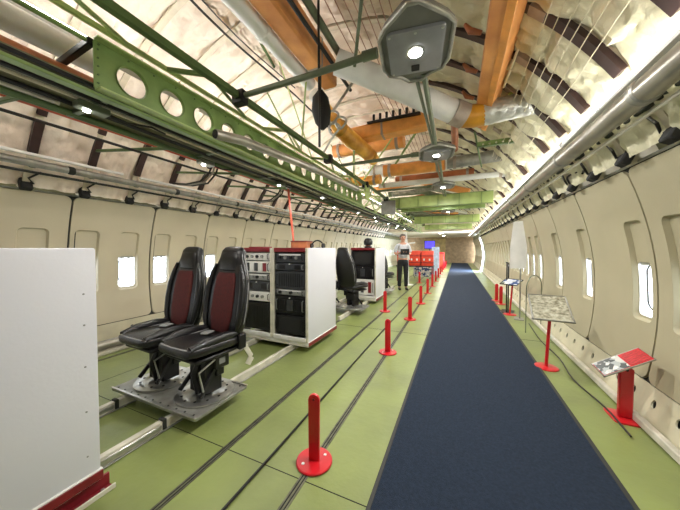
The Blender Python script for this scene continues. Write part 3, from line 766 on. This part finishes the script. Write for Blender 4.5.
# ------------------------------------------------------------------ sign stands at the right
t = thing('sign_stand', 'wide red sign stand with a slanted picture board beside the near right wall', 'sign stand', (1.275, 2.90, .0), 0)
MB().prism(rr(-.10,-.11,.07,.11,.03), .012, Matrix.Translation((0,0,0)), .003).build('base_plate', 'red', t)
MB().box((-.045,-.02,.012),(.045,.02,.42),.008).build('post', 'red', t)
MB().tube([(0,0,.40),(-.01,-.01,.46)], .022, 10).build('hinge', 'black', t)
mt = Matrix.Translation((-.03,-.02,.475)) @ Matrix.Rotation(R(-33), 4, 'Y') @ Matrix.Rotation(R(10), 4, 'X') @ Matrix.Scale(.86, 4)
bd = MB().box((-.21,-.10,-.008),(.19,.10,.004),.004,mt).build('board', 'red', t)
MB().box((-.205,-.095,.004),(.01,.095,.007),.001,mt).build('picture', 'photo', bd)
MB().box((.02,-.085,.004),(.175,.085,.007),.001,mt).build('red_text_panel', 'redtxt', bd)
MB().tube([mt @ Vector((x, y, -.002)) for x, y in ((-.213,-.103),(.193,-.103),(.193,.103),(-.213,.103),(-.213,-.103))], .006, 6, False).build('board_rim', 'alu', bd)
def lectern_stand(name, lb, x, y, rz, w, h, m, tall=.52, frame='black'):
    t = thing(name, lb, 'sign stand', (x, y, 0), rz)
    MB().lathe([(.12,0),(.12,.008),(.11,.014),(.03,.018)], seg=28).build('base_disc', 'red', t)
    MB().tube([(0,0,.015),(.03,.02,tall)], .017, 12).build('post', 'red', t)
    MB().box((-.035,-.035,tall-.01),(.06,.06,tall+.05),.01).build('joint', 'black', t)
    mt = Matrix.Translation((.02,.0,tall+.07)) @ Matrix.Rotation(R(24), 4, 'X')
    b = MB().box((-w/2,-h/2,-.005),(w/2,h/2,.003),.002,mt).build('board', m, t)
    MB().tube([mt @ Vector((px, py, 0)) for px, py in ((-w/2,-h/2),(w/2,-h/2),(w/2,h/2),(-w/2,h/2),(-w/2,-h/2))], .011, 8, False).build('board_frame', frame, b)
    return t
lectern_stand('sign_stand', 'thin red stand holding a glossy framed display board', .97, 3.78, R(-6), .36, .50, 'plexi_reflections', .64, 'alud')
t = lectern_stand('sign_stand', 'farther red stand with a small board near the black frame', 1.03, 6.5, R(-40), .34, .24, 'poster', .62)
t = thing('wire_hoop', 'thin dark hoop standing at the right wall behind the glossy board', 'hoop', (1.2, 5.4, 0), 0)
MB().tube([(-.15,-.2,0)]+[(-.15*math.cos(a), -.2*math.cos(a), .72+.22*math.sin(a)) for a in [PI*k/14 for k in range(15)]]+[(.15,.2,0)], .007, 8).build('hoop_tube', 'ggrey', t)
t = thing('black_frame_stand', 'black double post frame by the right wall', 'stand', (1.02, 6.75, 0), R(-15))
MB().box((-.012,-.15,0),(.012,-.125,1.08),.003).box((-.012,.125,0),(.012,.15,1.08),.003).build('posts', 'black', t)
MB().box((-.012,-.15,1.0),(.012,.15,1.03)).box((-.02,-.18,1.08),(.02,-.10,1.10)).build('crossbar', 'black', t)
MB().box((-.12,-.19,0),(.12,.19,.015),.004).build('foot', 'black', t)
t = thing('white_board', 'tall narrow white board leaning near the right wall', 'board', (1.13, 6.15, 0), R(-10))
mt = Matrix.Rotation(R(-2), 4, 'Y')
MB().prism([(-.13,1.0),(.13,1.0),(.16,1.4),(.10,1.92),(-.05,1.92),(-.12,1.4)], .02, mt @ Matrix.Rotation(R(90), 4, 'X')).build('board_body', 'whitem', t)
MB().cyl((.01,0,0),(.01,0,1.05),.014,10).build('support_pole', 'alud', t)
MB().box((-.08,-.12,0),(.08,.12,.015),.004).build('foot', 'alud', t)
# ------------------------------------------------------------------ floor rails under seats and racks
for i, (x, y0, y1, lb) in enumerate(((-2.06, .2, 1.42, 'raised cream seat rail between white cabinet and seats, right one'), (-2.70, .2, 1.42, 'raised cream seat rail between white cabinet and seats, left one'), (-2.06, 1.78, 4.2, 'raised cream rail from the seats to the equipment rack, right one'), (-2.70, 1.78, 4.2, 'raised cream rail from the seats to the equipment rack, left one'), (-2.06, 4.6, 9.3, 'raised cream rail at the farther rack, right one'), (-2.70, 4.6, 9.3, 'raised cream rail at the farther rack, left one'))):
    t = thing('floor_rail', lb, 'rail', (x, y0, .005), 0, 'raised floor rails')
    MB().box((-.022,0,0),(.022,y1-y0,.072),.004).build('rail_bar', 'offw', t)
    MB().box((-.04,0,0),(.04,y1-y0,.008),.002).build('rail_foot', 'alud', t)
    if i in (0, 1):
        MB().box((.022,.62,.02),(.034,1.05,.055),.006).build('side_handle', 'alu', t)
        MB().box((-.03,1.06,.0),(.03,1.09,.085),.004).build('rail_stop', 'seal', t)
# ------------------------------------------------------------------ seats
def seat(name, lb, loc, rz, grp='black swivel seats'):
    t = thing(name, lb, 'seat', loc, rz, grp)
    MB().lathe([(.235,0),(.235,.012),(.19,.018),(.16,.018),(.15,.012),(.06,.012),(.055,.03),(.0,.03)], seg=36).build('swivel_disc', 'alu', t)
    b = MB()
    for k in range(12): b.cyl((.18*math.cos(k*PI/6), .18*math.sin(k*PI/6), .017), (.18*math.cos(k*PI/6), .18*math.sin(k*PI/6), .021), .011, 8)
    b.build('disc_holes', 'black', t)
    MB().box((-.11,-.07,.03),(-.04,.09,.34),.008).box((.04,-.07,.03),(.11,.09,.34),.008).box((-.13,.02,.16),(.13,.10,.31),.008).build('pedestal', 'black', t)
    MB().tube([(0,-.06,.03),(0,-.10,.2),(0,-.02,.36)], .026, 10).build('gas_strut', 'black', t)
    for s_ in (-1, 1): MB().beam((s_*.14,-.14,.05),(s_*.09,.12,.36), .022, .035, .004).build('scissor_arm', 'black', t)
    MB().tube([(.15,-.12,.10),(.17,-.17,.28),(.15,.1,.37)], .008, 8).build('lever', 'alu', t)
    bx = MB().box((.13,-.02,.24),(.17,.12,.37),.008).build('control_box', 'black', t)
    MB().box((.170,.015,.28),(.173,.075,.33),.001).build('data_plate', 'mgrey', bx)
    MB().box((-.21,-.22,.36),(.21,.22,.395),.012).build('seat_frame', 'black', t)
    # cushion: lofted front to back with side bolsters
    cu = MB(); secs = []
    for y, w, h, z in ((-.285,.16,.018,.455),(-.27,.205,.038,.458),(-.22,.235,.048,.462),(-.1,.245,.050,.462),(.05,.24,.048,.455),(.19,.225,.055,.44),(.22,.2,.035,.44)):
        secs.append(((0,y,z),(w,0,0),(0,0,h)))
    cu.loft(secs, 28, 4).build('seat_cushion', 'leather', t)
    for s_ in (-1, 1):
        MB().tube([(s_*.185,-.25,.485),(s_*.20,-.12,.51),(s_*.20,.05,.515),(s_*.19,.18,.505)], [.03,.042,.042,.03], 12).build('cushion_bolster', 'leather', t)
    MB().tube([(-.17,-.268,.492),(0,-.283,.496),(.17,-.268,.492)], .005, 6).tube([(-.155,-.25,.500),(-.155,.17,.505)], .004, 6).tube([(.155,-.25,.500),(.155,.17,.505)], .004, 6).build('cushion_piping', 'pipingm', t)
    # backrest
    prof = [(.46,.18,.03),(.49,.225,.045),(.58,.25,.052),(.72,.262,.055),(.86,.258,.053),(.98,.243,.050),(1.08,.205,.047),(1.17,.158,.05),(1.245,.142,.045),(1.278,.115,.028),(1.288,.07,.012)]
    bk = MB(); secs = []
    for z, w, d in prof: secs.append(((0,.19+(z-.46)*.17,z),(w,0,0),(0,d,-d*.15)))
    bk.loft(secs, 32, 3.2).build('backrest', 'leather', t)
    ins = MB(); secs = []
    for z, w, d in ((.50,.08,.012),(.52,.115,.022),(.65,.145,.026),(.85,.145,.026),(1.0,.13,.024),(1.04,.11,.015)):
        secs.append(((0,.19+(z-.46)*.17-.043,z),(w,0,0),(0,d,0)))
    ins.loft(secs, 24, 4).build('back_insert', 'maroon', t)
    hd = MB(); secs = []
    for z, w, d in ((1.05,.09,.012),(1.07,.125,.03),(1.15,.13,.036),(1.22,.115,.028),(1.245,.08,.01)):
        secs.append(((0,.19+(z-.46)*.17-.03,z),(w,0,0),(0,d,0)))
    hd.loft(secs, 24, 3).build('headrest', 'leather', t)
    for s_ in (-1, 1):
        MB().tube([(s_*w*.93, .19+(z-.46)*.17-.045, z) for z, w in ((.5,.21),(.6,.242),(.75,.255),(.9,.25),(1.02,.22),(1.12,.18))], [.012,.026,.03,.028,.022,.012], 10).build('back_bolster', 'leather', t)
        MB().tube([(s_*w*.99, .19+(z-.46)*.17-.0, z) for z, w in ((.5,.225),(.6,.252),(.75,.262),(.9,.255),(1.02,.23),(1.12,.19),(1.2,.158))], .0055, 6).build('edge_piping', 'pipingm', t)
    MB().box((.20,.17,.36),(.245,.25,.50),.01).build('recline_hinge', 'black', t)
    MB().beam((.235,.20,.44),(.25,.30,.26), .008, .045, .003).beam((.25,.30,.26),(.24,.26,.20), .012, .06, .003).build('seat_belt', 'offw', t)
    MB().box((-.05,.0,.51),(.03,.10,.526),.006, Matrix.Rotation(R(14),4,'Z')).build('belt_buckle', 'mgrey', t)
    return t
def base_plate(y, lb):
    t = thing('seat_base_plate', lb, 'base plate', (-2.33, y, .10), 0, 'seat base plates')
    MB().prism(rr(-.55,-.27,.56,.27,.02), .02, Matrix.Identity(4), .003).build('plate_sheet', 'alud', t)
    MB().box((-.55,-.275,.02),(.56,-.255,.03),.002).box((-.55,.255,.02),(.56,.275,.03),.002).build('plate_lip', 'alu', t)
    b = MB()
    for i in range(11):
        for y_ in (-.235, .235): b.cyl((-.5+.1*i, y_, .02), (-.5+.1*i, y_, .023), .008, 8)
    b.build('bolt_heads', 'black', t)
s1 = seat('crew_seat', 'near black swivel seat with dark red insert, in front of the racks', (-2.02, 1.62, .125), R(-4))
seat('crew_seat', 'left black swivel seat of the near pair, closest to the wall', (-2.59, 1.62, .125), R(-3))
base_plate(1.6, 'square metal base plate under the near pair of seats')
for (y, rz, lb, lb2) in ((5.35, 158, 'black seat behind the main equipment rack', 'metal base plate under the seats behind the main rack'), (8.0, 160, 'black seat behind the farther white rack', 'metal base plate under the seats behind the farther rack')):
    for k, x in enumerate((-2.06, -2.61)):
        o = copy_tree(s1); o.location = (x, y, .125); o.rotation_euler = (0, 0, R(rz))
        o['label'] = lb + (', right one' if k == 0 else ', left one')
    base_plate(y, lb2)
# ------------------------------------------------------------------ equipment racks
def rack(lb, x0, x1, y0, y1, bays, z0=.10, z1=1.40, front=True):
    t = thing('equipment_rack', lb, 'rack', (x0, y0, z0)); W = x1-x0; D = y1-y0; H = z1-z0
    MB().box((W-.025,0.0,0.04),(W,D,H),.012,None,2).build('side_panel', 'white', t)
    MB().box((0,0.0,0.04),(.025,D,H),.012,None,2).build('side_panel', 'white', t)
    MB().box((.025,.0,H-.03),(W-.025,D,H-.006),.003).build('top_panel', 'white', t)
    MB().box((.025,D-.02,.04),(W-.025,D,H-.03),.003).build('back_panel', 'white', t)
    MB().box((-.012,-.01,-.02),(W+.006,D,.0),.004).build('base_pan', 'offw', t)
    b = MB(); b.box((W-.012,0,.0),(W+.008,D+.005,.045),.004); b.box((0,-.006,0),(W,.03,.04),.004)
    b.build('base_trim', 'whitem', t)
    MB().box((W+.006,.0,-.012),(W+.014,D+.004,.036),.002).build('red_strip', 'dred', t)
    for k in range(bays):
        a = W*k/bays; c = W*(k+1)/bays
        MB().box((a+.002,-.012,.04),(a+.035,.02,H),.004).box((c-.035,-.012,.04),(c-.002,.02,H),.004).build('bay_upright', 'offw', t)
        MB().box((a+.035,-.014,H-.055),(c-.035,.012,H+.004),.004).build('red_header', 'dred', t)
        MB().box((a+.035,.6*D,.05),(c-.035,.62*D,H-.04)).build('bay_lining', 'black', t)
        if front: MB().box((a+.03,-.03,.045),(c-.03,0,.10),.006).build('lower_ledge', 'whitem', t)
    return t
def unit(lb, x0, x1, y, z0, z1, m, style, depth=.42, grp='electronics units in the racks'):
    t = thing('electronics_unit', lb, 'electronics', (x0, y, z0), 0, grp); W = x1-x0; H = z1-z0
    MB().box((0,.012,0),(W,depth,H),.004).build('chassis', 'dgrey' if m in ('black','dgrey','leather') else 'mgrey', t)
    fp = MB().box((.0,-.006,.003),(W,.012,H-.003),.003).build('front_panel', m, t)
    for s_ in (.02, W-.035):
        MB().tube([(s_+.008,-.006,H*.2),(s_+.008,-.032,H*.25),(s_+.008,-.032,H*.75),(s_+.008,-.006,H*.8)], .006, 6).build('handle', 'black' if style != 'dark' else 'mgrey', t)
    if style == 'modules':
        n = 5
        for k in range(n): MB().box((.05+(W-.1)*k/n,-.016,H*.15),(.05+(W-.1)*(k+.8)/n,-.006,H*.85),.002).build('module', ['black','whitem','dgrey','whitem','dred'][k], t)
    if style == 'dials':
        for k in range(4): MB().cyl((.08+.09*k,-.03,H*.5),(.08+.09*k,-.006,H*.5),min(.022,H*.3),12).build('dial', ['black','mgrey'][k % 2], t)
        MB().box((.06,-.01,H*.72),(W-.06,-.006,H*.88),.001).build('label_strip', 'whitem', t)
    if style == 'screen':
        MB().box((W*.14,-.012,H*.15),(W*.86,-.006,H*.88),.003).build('display', 'rubber', t)
    if style == 'grille':
        b = MB()
        for k in range(12): b.box((W*.12+W*.76*k/12,-.010,H*.12),(W*.12+W*.76*(k+.45)/12,-.006,H*.88))
        b.build('grille', 'black', t)
    if style == 'dark':
        for k in range(3): MB().box((W*(.14+.26*k),-.014,H*.2),(W*(.34+.26*k),-.006,H*.8),.003).build('module', ['black','dgrey','black'][k], t)
        MB().cyl((W*.5,-.02,H*.9),(W*.5,-.006,H*.9),.009,8).build('knob', 'whitem', t)
    return t
rack('double bay white equipment rack with red trim behind the near seats', -2.95, -1.79, 3.0, 3.88, 2)
L0, L1, R0, R1 = -2.905, -2.42, -2.325, -1.85
for a in ((R0,R1,1.20,1.335,'dgrey','dials','dark dial unit topmost in the right rack bay'),(R0,R1,1.09,1.19,'dgrey','dark','low dark module unit second from top in the right rack bay'),(R0,R1,.84,1.08,'dgrey','grille','large grilled grey unit in the right rack bay'),(R0,R1,.75,.83,'mgrey','dials','pale strip unit below the grilled unit'),(R0,R1,.49,.74,'black','dark','black unit with modules in the right rack bay'),(R0,R1,.215,.47,'black','screen','bottom black unit of the right rack bay'),
          (L0,L1,1.22,1.335,'whitem','dials','white unit topmost in the left rack bay'),(L0,L1,1.04,1.21,'whitem','modules','white unit with black and red modules in the left rack bay'),(L0,L1,.93,1.03,'mgrey','dials','grey dial unit in the left rack bay'),(L0,L1,.78,.92,'dgrey','dark','dark unit in the middle of the left rack bay'),(L0,L1,.63,.77,'whitem','dials','pale unit just above the bottom of the left rack bay'),(L0,L1,.215,.61,'black','grille','large black bottom box of the left rack bay')):
    unit(a[6], a[0], a[1], 3.02, a[2], a[3], a[4], a[5])
rack('farther single bay white equipment rack beyond the black seat', -2.52, -1.82, 6.3, 7.2, 1)
for a in ((.95,1.32,'black','screen','black screen unit at the top of the farther rack'),(.62,.94,'black','dark','black module unit in the middle of the farther rack'),(.215,.61,'whitem','modules','white unit at the bottom of the farther rack')):
    unit(a[4], -2.465, -1.88, 6.32, a[0], a[1], a[2], a[3])
rack('large plain white cabinet at the left edge of the view', -2.98, -1.85, -.30, .80, 2)
t = thing('base_channel', 'dark red channel under the plain white cabinet', 'channel', (-1.85, -.4, .0))
MB().box((-.03,0,.0),(-.015,1.245,.078),.003).box((-.03,0,.0),(.032,1.245,.012),.003).build('channel_body', 'dred', t)
MB().box((.03,0,.0),(.040,1.25,.03),.003).build('channel_lip', 'offw', t)
b = MB()
for k in range(6): b.cyl((.008,.1+.22*k,.012),(.008,.1+.22*k,.018),.010,8)
b.build('bolt', 'alu', t)
bt = MB()
for y, z in ((.78,1.15),(.78,.98),(.78,.75),(.78,.5),(.78,.25)): bt.cyl((-1.852,y-.04,z),(-1.847,y-.04,z),.0045,8)
bt = bt.build('panel_screws', 'mgrey'); bt.parent = [o for o in bpy.data.objects if o.get('label','').startswith('large plain')][0]
bt.location = (2.98, .30, -.10)
# things on the racks
t = thing('wooden_box', 'small brown box on top of the double bay rack', 'box', (-2.2, 3.5, 1.395))
MB().box((-.14,-.09,0),(.14,.09,.10),.006).build('box_body', 'rust', t); MB().box((-.145,-.095,.10),(.145,.095,.115),.004).build('lid', 'dred', t)
t = thing('headset', 'black headset on the double bay rack beside the brown box', 'headset', (-1.95, 3.55, 1.395))
MB().tube([(.1*math.cos(a),0,.02+.1*math.sin(a)) for a in [PI*k/12 for k in range(13)]], .012, 8).build('headband', 'black', t)
for s_ in (-1,1): MB().cyl((s_*.085,0,.04),(s_*.115,0,.04),.038,16).build('ear_cup', 'black', t)
t = thing('rotating_beacon', 'black domed device on top of the farther rack', 'device', (-2.12, 6.6, 1.395))
MB().lathe([(.10,0),(.10,.05),(.06,.06),(.11,.10),(.12,.17),(.08,.25),(.0,.27)], seg=20).build('dome', 'black', t)
MB().lathe([(.065,.085),(.07,.08),(.07,.062)], seg=20).build('dome_ring', 'rust', t)
for x, lb in ((-2.75, 'dark red ledge block on the left bay of the double rack'),):
    o = MB().box((x-.14,3.1,1.395),(x+.14,3.3,1.42),.004).build('red_block', 'dred'); tag(o, lb, 'block')
# ------------------------------------------------------------------ far left exhibits
t = thing('display_table', 'long dark display table carrying orange red crates', 'table', (-1.62, 11.6, 0))
MB().box((-.75,-.35,.62),(.75,.35,.66),.006).build('tabletop', 'black', t)
for x in (-.7,.7):
    for y in (-.3,.3): MB().box((x-.02,y-.02,0),(x+.02,y+.02,.62),.003).build('leg', 'dred', t)
cr = None
for k in range(3):
    x = -2.12+.5*k
    if cr is None:
        cr = thing('orange_crate', 'x', 'crate'); MB().box((-.23,-.25,0),(.23,.25,.62),.02,None,2).build('crate_body', 'redo', cr)
        MB().box((-.24,-.26,.40),(.24,.26,.43),.004).box((-.24,-.26,.12),(.24,.26,.15),.004).build('crate_band', 'dred', cr)
        for q in (-.12, .1): MB().box((q-.03,-.268,.22),(q+.03,-.25,.30),.003).build('latch', 'whitem', cr)
        o = cr
    else: o = copy_tree(cr)
    o.location = (x, 11.6, .66); tag(o, '%s orange red crate on the dark display table' % ['left','middle','right'][k], 'crate', 'orange red crates on the table')
t = thing('white_stand', 'tilted white stand with a cross arm beside the standing person', 'stand', (-1.72, 10.2, 0), 0)
MB().tube([(.05,0,.02),(.02,0,1.0)], .02, 10).build('pole', 'whitem', t)
MB().beam((.04,0,.95),(-.10,0,2.0), .10, .04, .008).build('arm_panel', 'whitem', t)
MB().beam((-.12,0,1.55),(.28,0,1.60), .03, .05, .006).build('cross_arm', 'whitem', t)
MB().lathe([(.18,0),(.18,.015),(.03,.03)], (.05,0,0)).build('foot', 'whitem', t)
t = thing('video_screen', 'small violet screen on a stand in the distance', 'screen', (-1.35, 15.0, 0))
MB().cyl((0,0,.02),(0,0,1.35),.025).build('stand_pole', 'black', t); MB().lathe([(.2,0),(.2,.02),(.03,.03)]).build('stand_foot', 'black', t)
sc = MB().box((-.28,-.03,1.35),(.28,.03,1.80),.01).build('screen_case', 'black', t); MB().box((-.25,-.034,1.38),(.25,-.03,1.77)).build('display', 'screen', sc)
t = thing('pull_up_banner', 'pale blue pull up banner beyond the orange crates', 'banner', (-.98, 14.0, 0))
MB().box((-.18,-.008,.06),(.18,.0,1.45),.002).build('banner_sheet', 'blue', t); MB().box((-.25,-.08,0),(.25,.08,.06),.01).build('banner_foot', 'alu', t)
t = thing('low_table', 'low table with a white printed cover near the bollards', 'table', (-1.42, 12.7, 0))
MB().box((-.4,-.25,.5),(.4,.25,.53),.005).box((-.4,-.256,.1),(.4,-.25,.53),.002).build('table_cover', 'poster', t)
for x in (-.36,.36):
    for y in (-.2,.2): MB().cyl((x,y,0),(x,y,.5),.015,8).build('leg', 'alud', t)
t = thing('red_cabinet', 'red cabinet on the floor far down the cabin', 'cabinet', (-1.3, 19.5, 0))
MB().box((-.5,-.4,0),(.5,.4,1.1),.02).build('cabinet_body', 'red', t); MB().box((-.45,-.41,.1),(-.02,-.4,1.0),.004).box((.02,-.41,.1),(.45,-.41+.01,1.0),.004).build('door', 'redo', t)
t = thing('hanging_panel', 'pale grey panel hanging under the green truss before the cross beam', 'panel', (-1.7, 7.0, 2.42))
MB().box((-.18,-.02,-.12),(.20,.02,.24),.008).build('panel_body', 'mgrey', t)
for q in (-.1,.1): MB().cyl((q,0,.24),(q,0,.28),.006,8).build('hanger', 'alud', t)
for y, lb in ((19.0, 'round fill light added to the far flat ceiling, nearer one'), (23.0, 'round fill light added to the far flat ceiling, farther one')):
    t = thing('overhead_light', lb, 'lamp', (-1.0, y, 2.42))  # round lights added to brighten the far end of the cabin
    MB().lathe([(.16,0),(.16,-.02),(.13,-.025)]).build('lamp_bezel', 'whitem', t); MB().lathe([(.0,-.035),(.11,-.032),(.125,-.02)]).build('fill_disc', 'led', t)
    L = bpy.data.lights.new('far_fill_light', 'AREA'); L.shape = 'DISK'; L.size = .25; L.energy = 60
    lo = bpy.data.objects.new('far_fill_light', L); C.objects.link(lo); lo.location = (-1.0, y, 2.37)
L = bpy.data.lights.new('door_daylight', 'AREA'); L.shape = 'RECTANGLE'; L.size = 1.0; L.size_y = 1.9; L.energy = 900; L.color = (.72, .85, 1)
lo = bpy.data.objects.new('door_daylight', L); C.objects.link(lo); lo.location = (1.75, doorR, 1.1); lo.rotation_euler = (0, R(90), 0); lo.rotation_euler = (R(90), 0, R(90))
# ------------------------------------------------------------------ person
def skinned(name, verts, edges, radii, m, parent, sub=2, root=0):
    me = bpy.data.meshes.new(name); me.from_pydata(verts, edges, []); me.materials.append(M[m])
    o = bpy.data.objects.new(name, me); C.objects.link(o)
    if parent is not None: o.parent = parent
    md = o.modifiers.new('skin', 'SKIN'); md.use_smooth_shade = True
    if not me.skin_vertices: 
        bm = bmesh.new(); bm.from_mesh(me); bm.verts.layers.skin.verify(); bm.to_mesh(me); bm.free()
    for i, v in enumerate(me.skin_vertices[0].data):
        r = radii[i]; v.radius = r if isinstance(r, tuple) else (r, r); v.use_root = (i == root)
    sd = o.modifiers.new('sub', 'SUBSURF'); sd.levels = sub; sd.render_levels = sub
    return o
def person(loc, rz):
    t = thing('person', 'standing person in grey shirt and black trousers holding a dark folder', 'person', loc, rz)
    V = [(0,0,1.02),(0,.01,1.18),(0,.015,1.36),(0,.02,1.52),(0,.01,1.60)]; E = [(0,1),(1,2),(2,3),(3,4)]
    Rr = [(.15,.105),(.14,.10),(.165,.11),(.10,.08),.052]
    def add(p, r, par): V.append(p); Rr.append(r); E.append((par, len(V)-1)); return len(V)-1
    h = add((0,-.005,1.67), .075, 4); h = add((0,-.01,1.755), (.088,.10), h); add((0,-.0,1.82), .065, h)
    for s in (-1, 1):
        a = add((s*.18,.02,1.49), .055, 3); a = add((s*.235,.03,1.33), .045, a); a = add((s*.25,.02,1.20), .040, a)
        a = add((s*.17,-.13,1.22), .034, a); a = add((s*.10,-.24,1.26), .026, a); add((s*.08,-.28,1.27), (.035,.016), a)
        l = add((s*.09,0,.94), .095, 0); l = add((s*.10,-.01,.74), .078, l); l = add((s*.105,-.015,.50), .058, l)
        l = add((s*.11,.005,.30), .052, l); l = add((s*.11,.02,.08), .036, l); add((s*.12,-.10,.035), .035, l)
    body = skinned('body', V, E, Rr, 'skinp', t, 2)
    for s in (-1, 1):      # fingers and thumb, rooted in the palm
        for k in range(4):
            x = s*(.08-.0); z = 1.30-.018*k; L = (.065,.075,.07,.055)[k]
            skinned('finger', [(x,-.27,z),(x-s*.015,-.27-L*.55,z),(x-s*.04,-.27-L*.75,z-.004),(x-s*.055,-.27-L*.7,z-.006)], [(0,1),(1,2),(2,3)], [.0095,.009,.008,.007], 'skinp', body, 1)
        skinned('thumb', [(s*.09,-.25,1.285),(s*.075,-.275,1.315),(s*.055,-.30,1.325)], [(0,1),(1,2)], [.012,.0105,.009], 'skinp', body, 1)
        MB().loft([((s*.097,-.005,1.70),(.008,0,0),(0,.016,0)),((s*.102,0,1.73),(.01,0,0),(0,.02,0)),((s*.1,.002,1.76),(.007,0,0),(0,.014,0))], 10, 2).build('ear', 'skinp', body)
        MB().lathe([(.0,-.012),(.010,-.006),(.012,0),(.010,.006),(.0,.012)], (s*.034,-.098,1.745), 10).build('eye', 'dgrey', body)
    MB().tube([(0,-.105,1.75),(0,-.128,1.715),(0,-.11,1.705)], [.010,.017,.012], 8).build('nose', 'skinp', body)
    MB().tube([(-.026,-.098,1.675),(0,-.106,1.673),(.026,-.098,1.675)], .006, 6).build('mouth', 'dred', body)
    MB().loft([((0,.055,1.66),(.055,0,0),(0,.035,0)),((0,.04,1.72),(.092,0,0),(0,.06,0)),((0,.02,1.79),(.102,0,0),(0,.09,0)),((0,.0,1.845),(.085,0,0),(0,.088,0)),((0,.0,1.872),(.045,0,0),(0,.05,0))], 20, 2.2).build('hair', 'hair', t)
    V2 = [(0,0,1.0),(0,.01,1.18),(0,.015,1.36),(0,.02,1.50)]; E2 = [(0,1),(1,2),(2,3)]; R2 = [(.172,.128),(.158,.122),(.182,.128),(.115,.09)]
    for s in (-1, 1):
        b = len(V2); V2 += [(s*.185,.02,1.48),(s*.24,.03,1.33),(s*.252,.02,1.24)]; R2 += [.068,.060,.056]; E2 += [(3,b),(b,b+1),(b+1,b+2)]
    skinned('shirt', V2, E2, R2, 'shirt', t, 2)
    V3 = [(0,0,1.06),(0,0,.98)]; E3 = [(0,1)]; R3 = [(.17,.126),(.172,.128)]
    for s in (-1, 1):
        b = len(V3); V3 += [(s*.092,0,.88),(s*.10,-.01,.70),(s*.105,-.012,.48),(s*.11,.005,.28),(s*.11,.015,.09)]; R3 += [.112,.095,.078,.070,.066]; E3 += [(1,b),(b,b+1),(b+1,b+2),(b+2,b+3),(b+3,b+4)]
    skinned('trousers', V3, E3, R3, 'trous', t, 2)
    for s in (-1, 1):
        MB().loft([((s*.115,.075,.045),(.03,0,0),(0,0,.03)),((s*.115,.05,.05),(.04,0,0),(0,0,.05)),((s*.117,-.04,.045),(.045,0,0),(0,0,.045)),((s*.122,-.14,.03),(.046,0,0),(0,0,.03)),((s*.124,-.18,.022),(.028,0,0),(0,0,.018))], 16, 2.6).build('shoe', 'leather', t)
    return t
person((-1.66, 8.95, .0), R(22))
f = thing('folder', 'dark folder held by the standing person', 'folder', (-1.66, 8.95, 0), R(22))
MB().box((-.14,-.325,1.18),(.14,-.305,1.37),.004, Matrix.Rotation(0,4,'X')).build('folder_cover', 'black', f)
MB().box((-.13,-.305,1.19),(.13,-.300,1.36),.001).build('pages', 'whitem', f)
# ------------------------------------------------------------------ world, camera, view
w = bpy.data.worlds.new('World'); bpy.context.scene.world = w; w.use_nodes = True
bg = w.node_tree.nodes['Background']; bg.inputs[0].default_value = (.92, .96, 1, 1); bg.inputs[1].default_value = 7.0
cam = bpy.data.cameras.new('Camera'); co = bpy.data.objects.new('Camera', cam); C.objects.link(co)
cam.sensor_width = 36; cam.lens = 13.98; cam.clip_start = .02; cam.clip_end = 200
co.location = (0, 0, 1.4); co.rotation_euler = (R(90-1.52), 0, R(23.9))
sc = bpy.context.scene; sc.camera = co
sc.view_settings.view_transform = 'Standard'; sc.view_settings.look = 'None'; sc.view_settings.gamma = 1
sc.view_settings.use_curve_mapping = False; sc.view_settings.exposure = 0.0
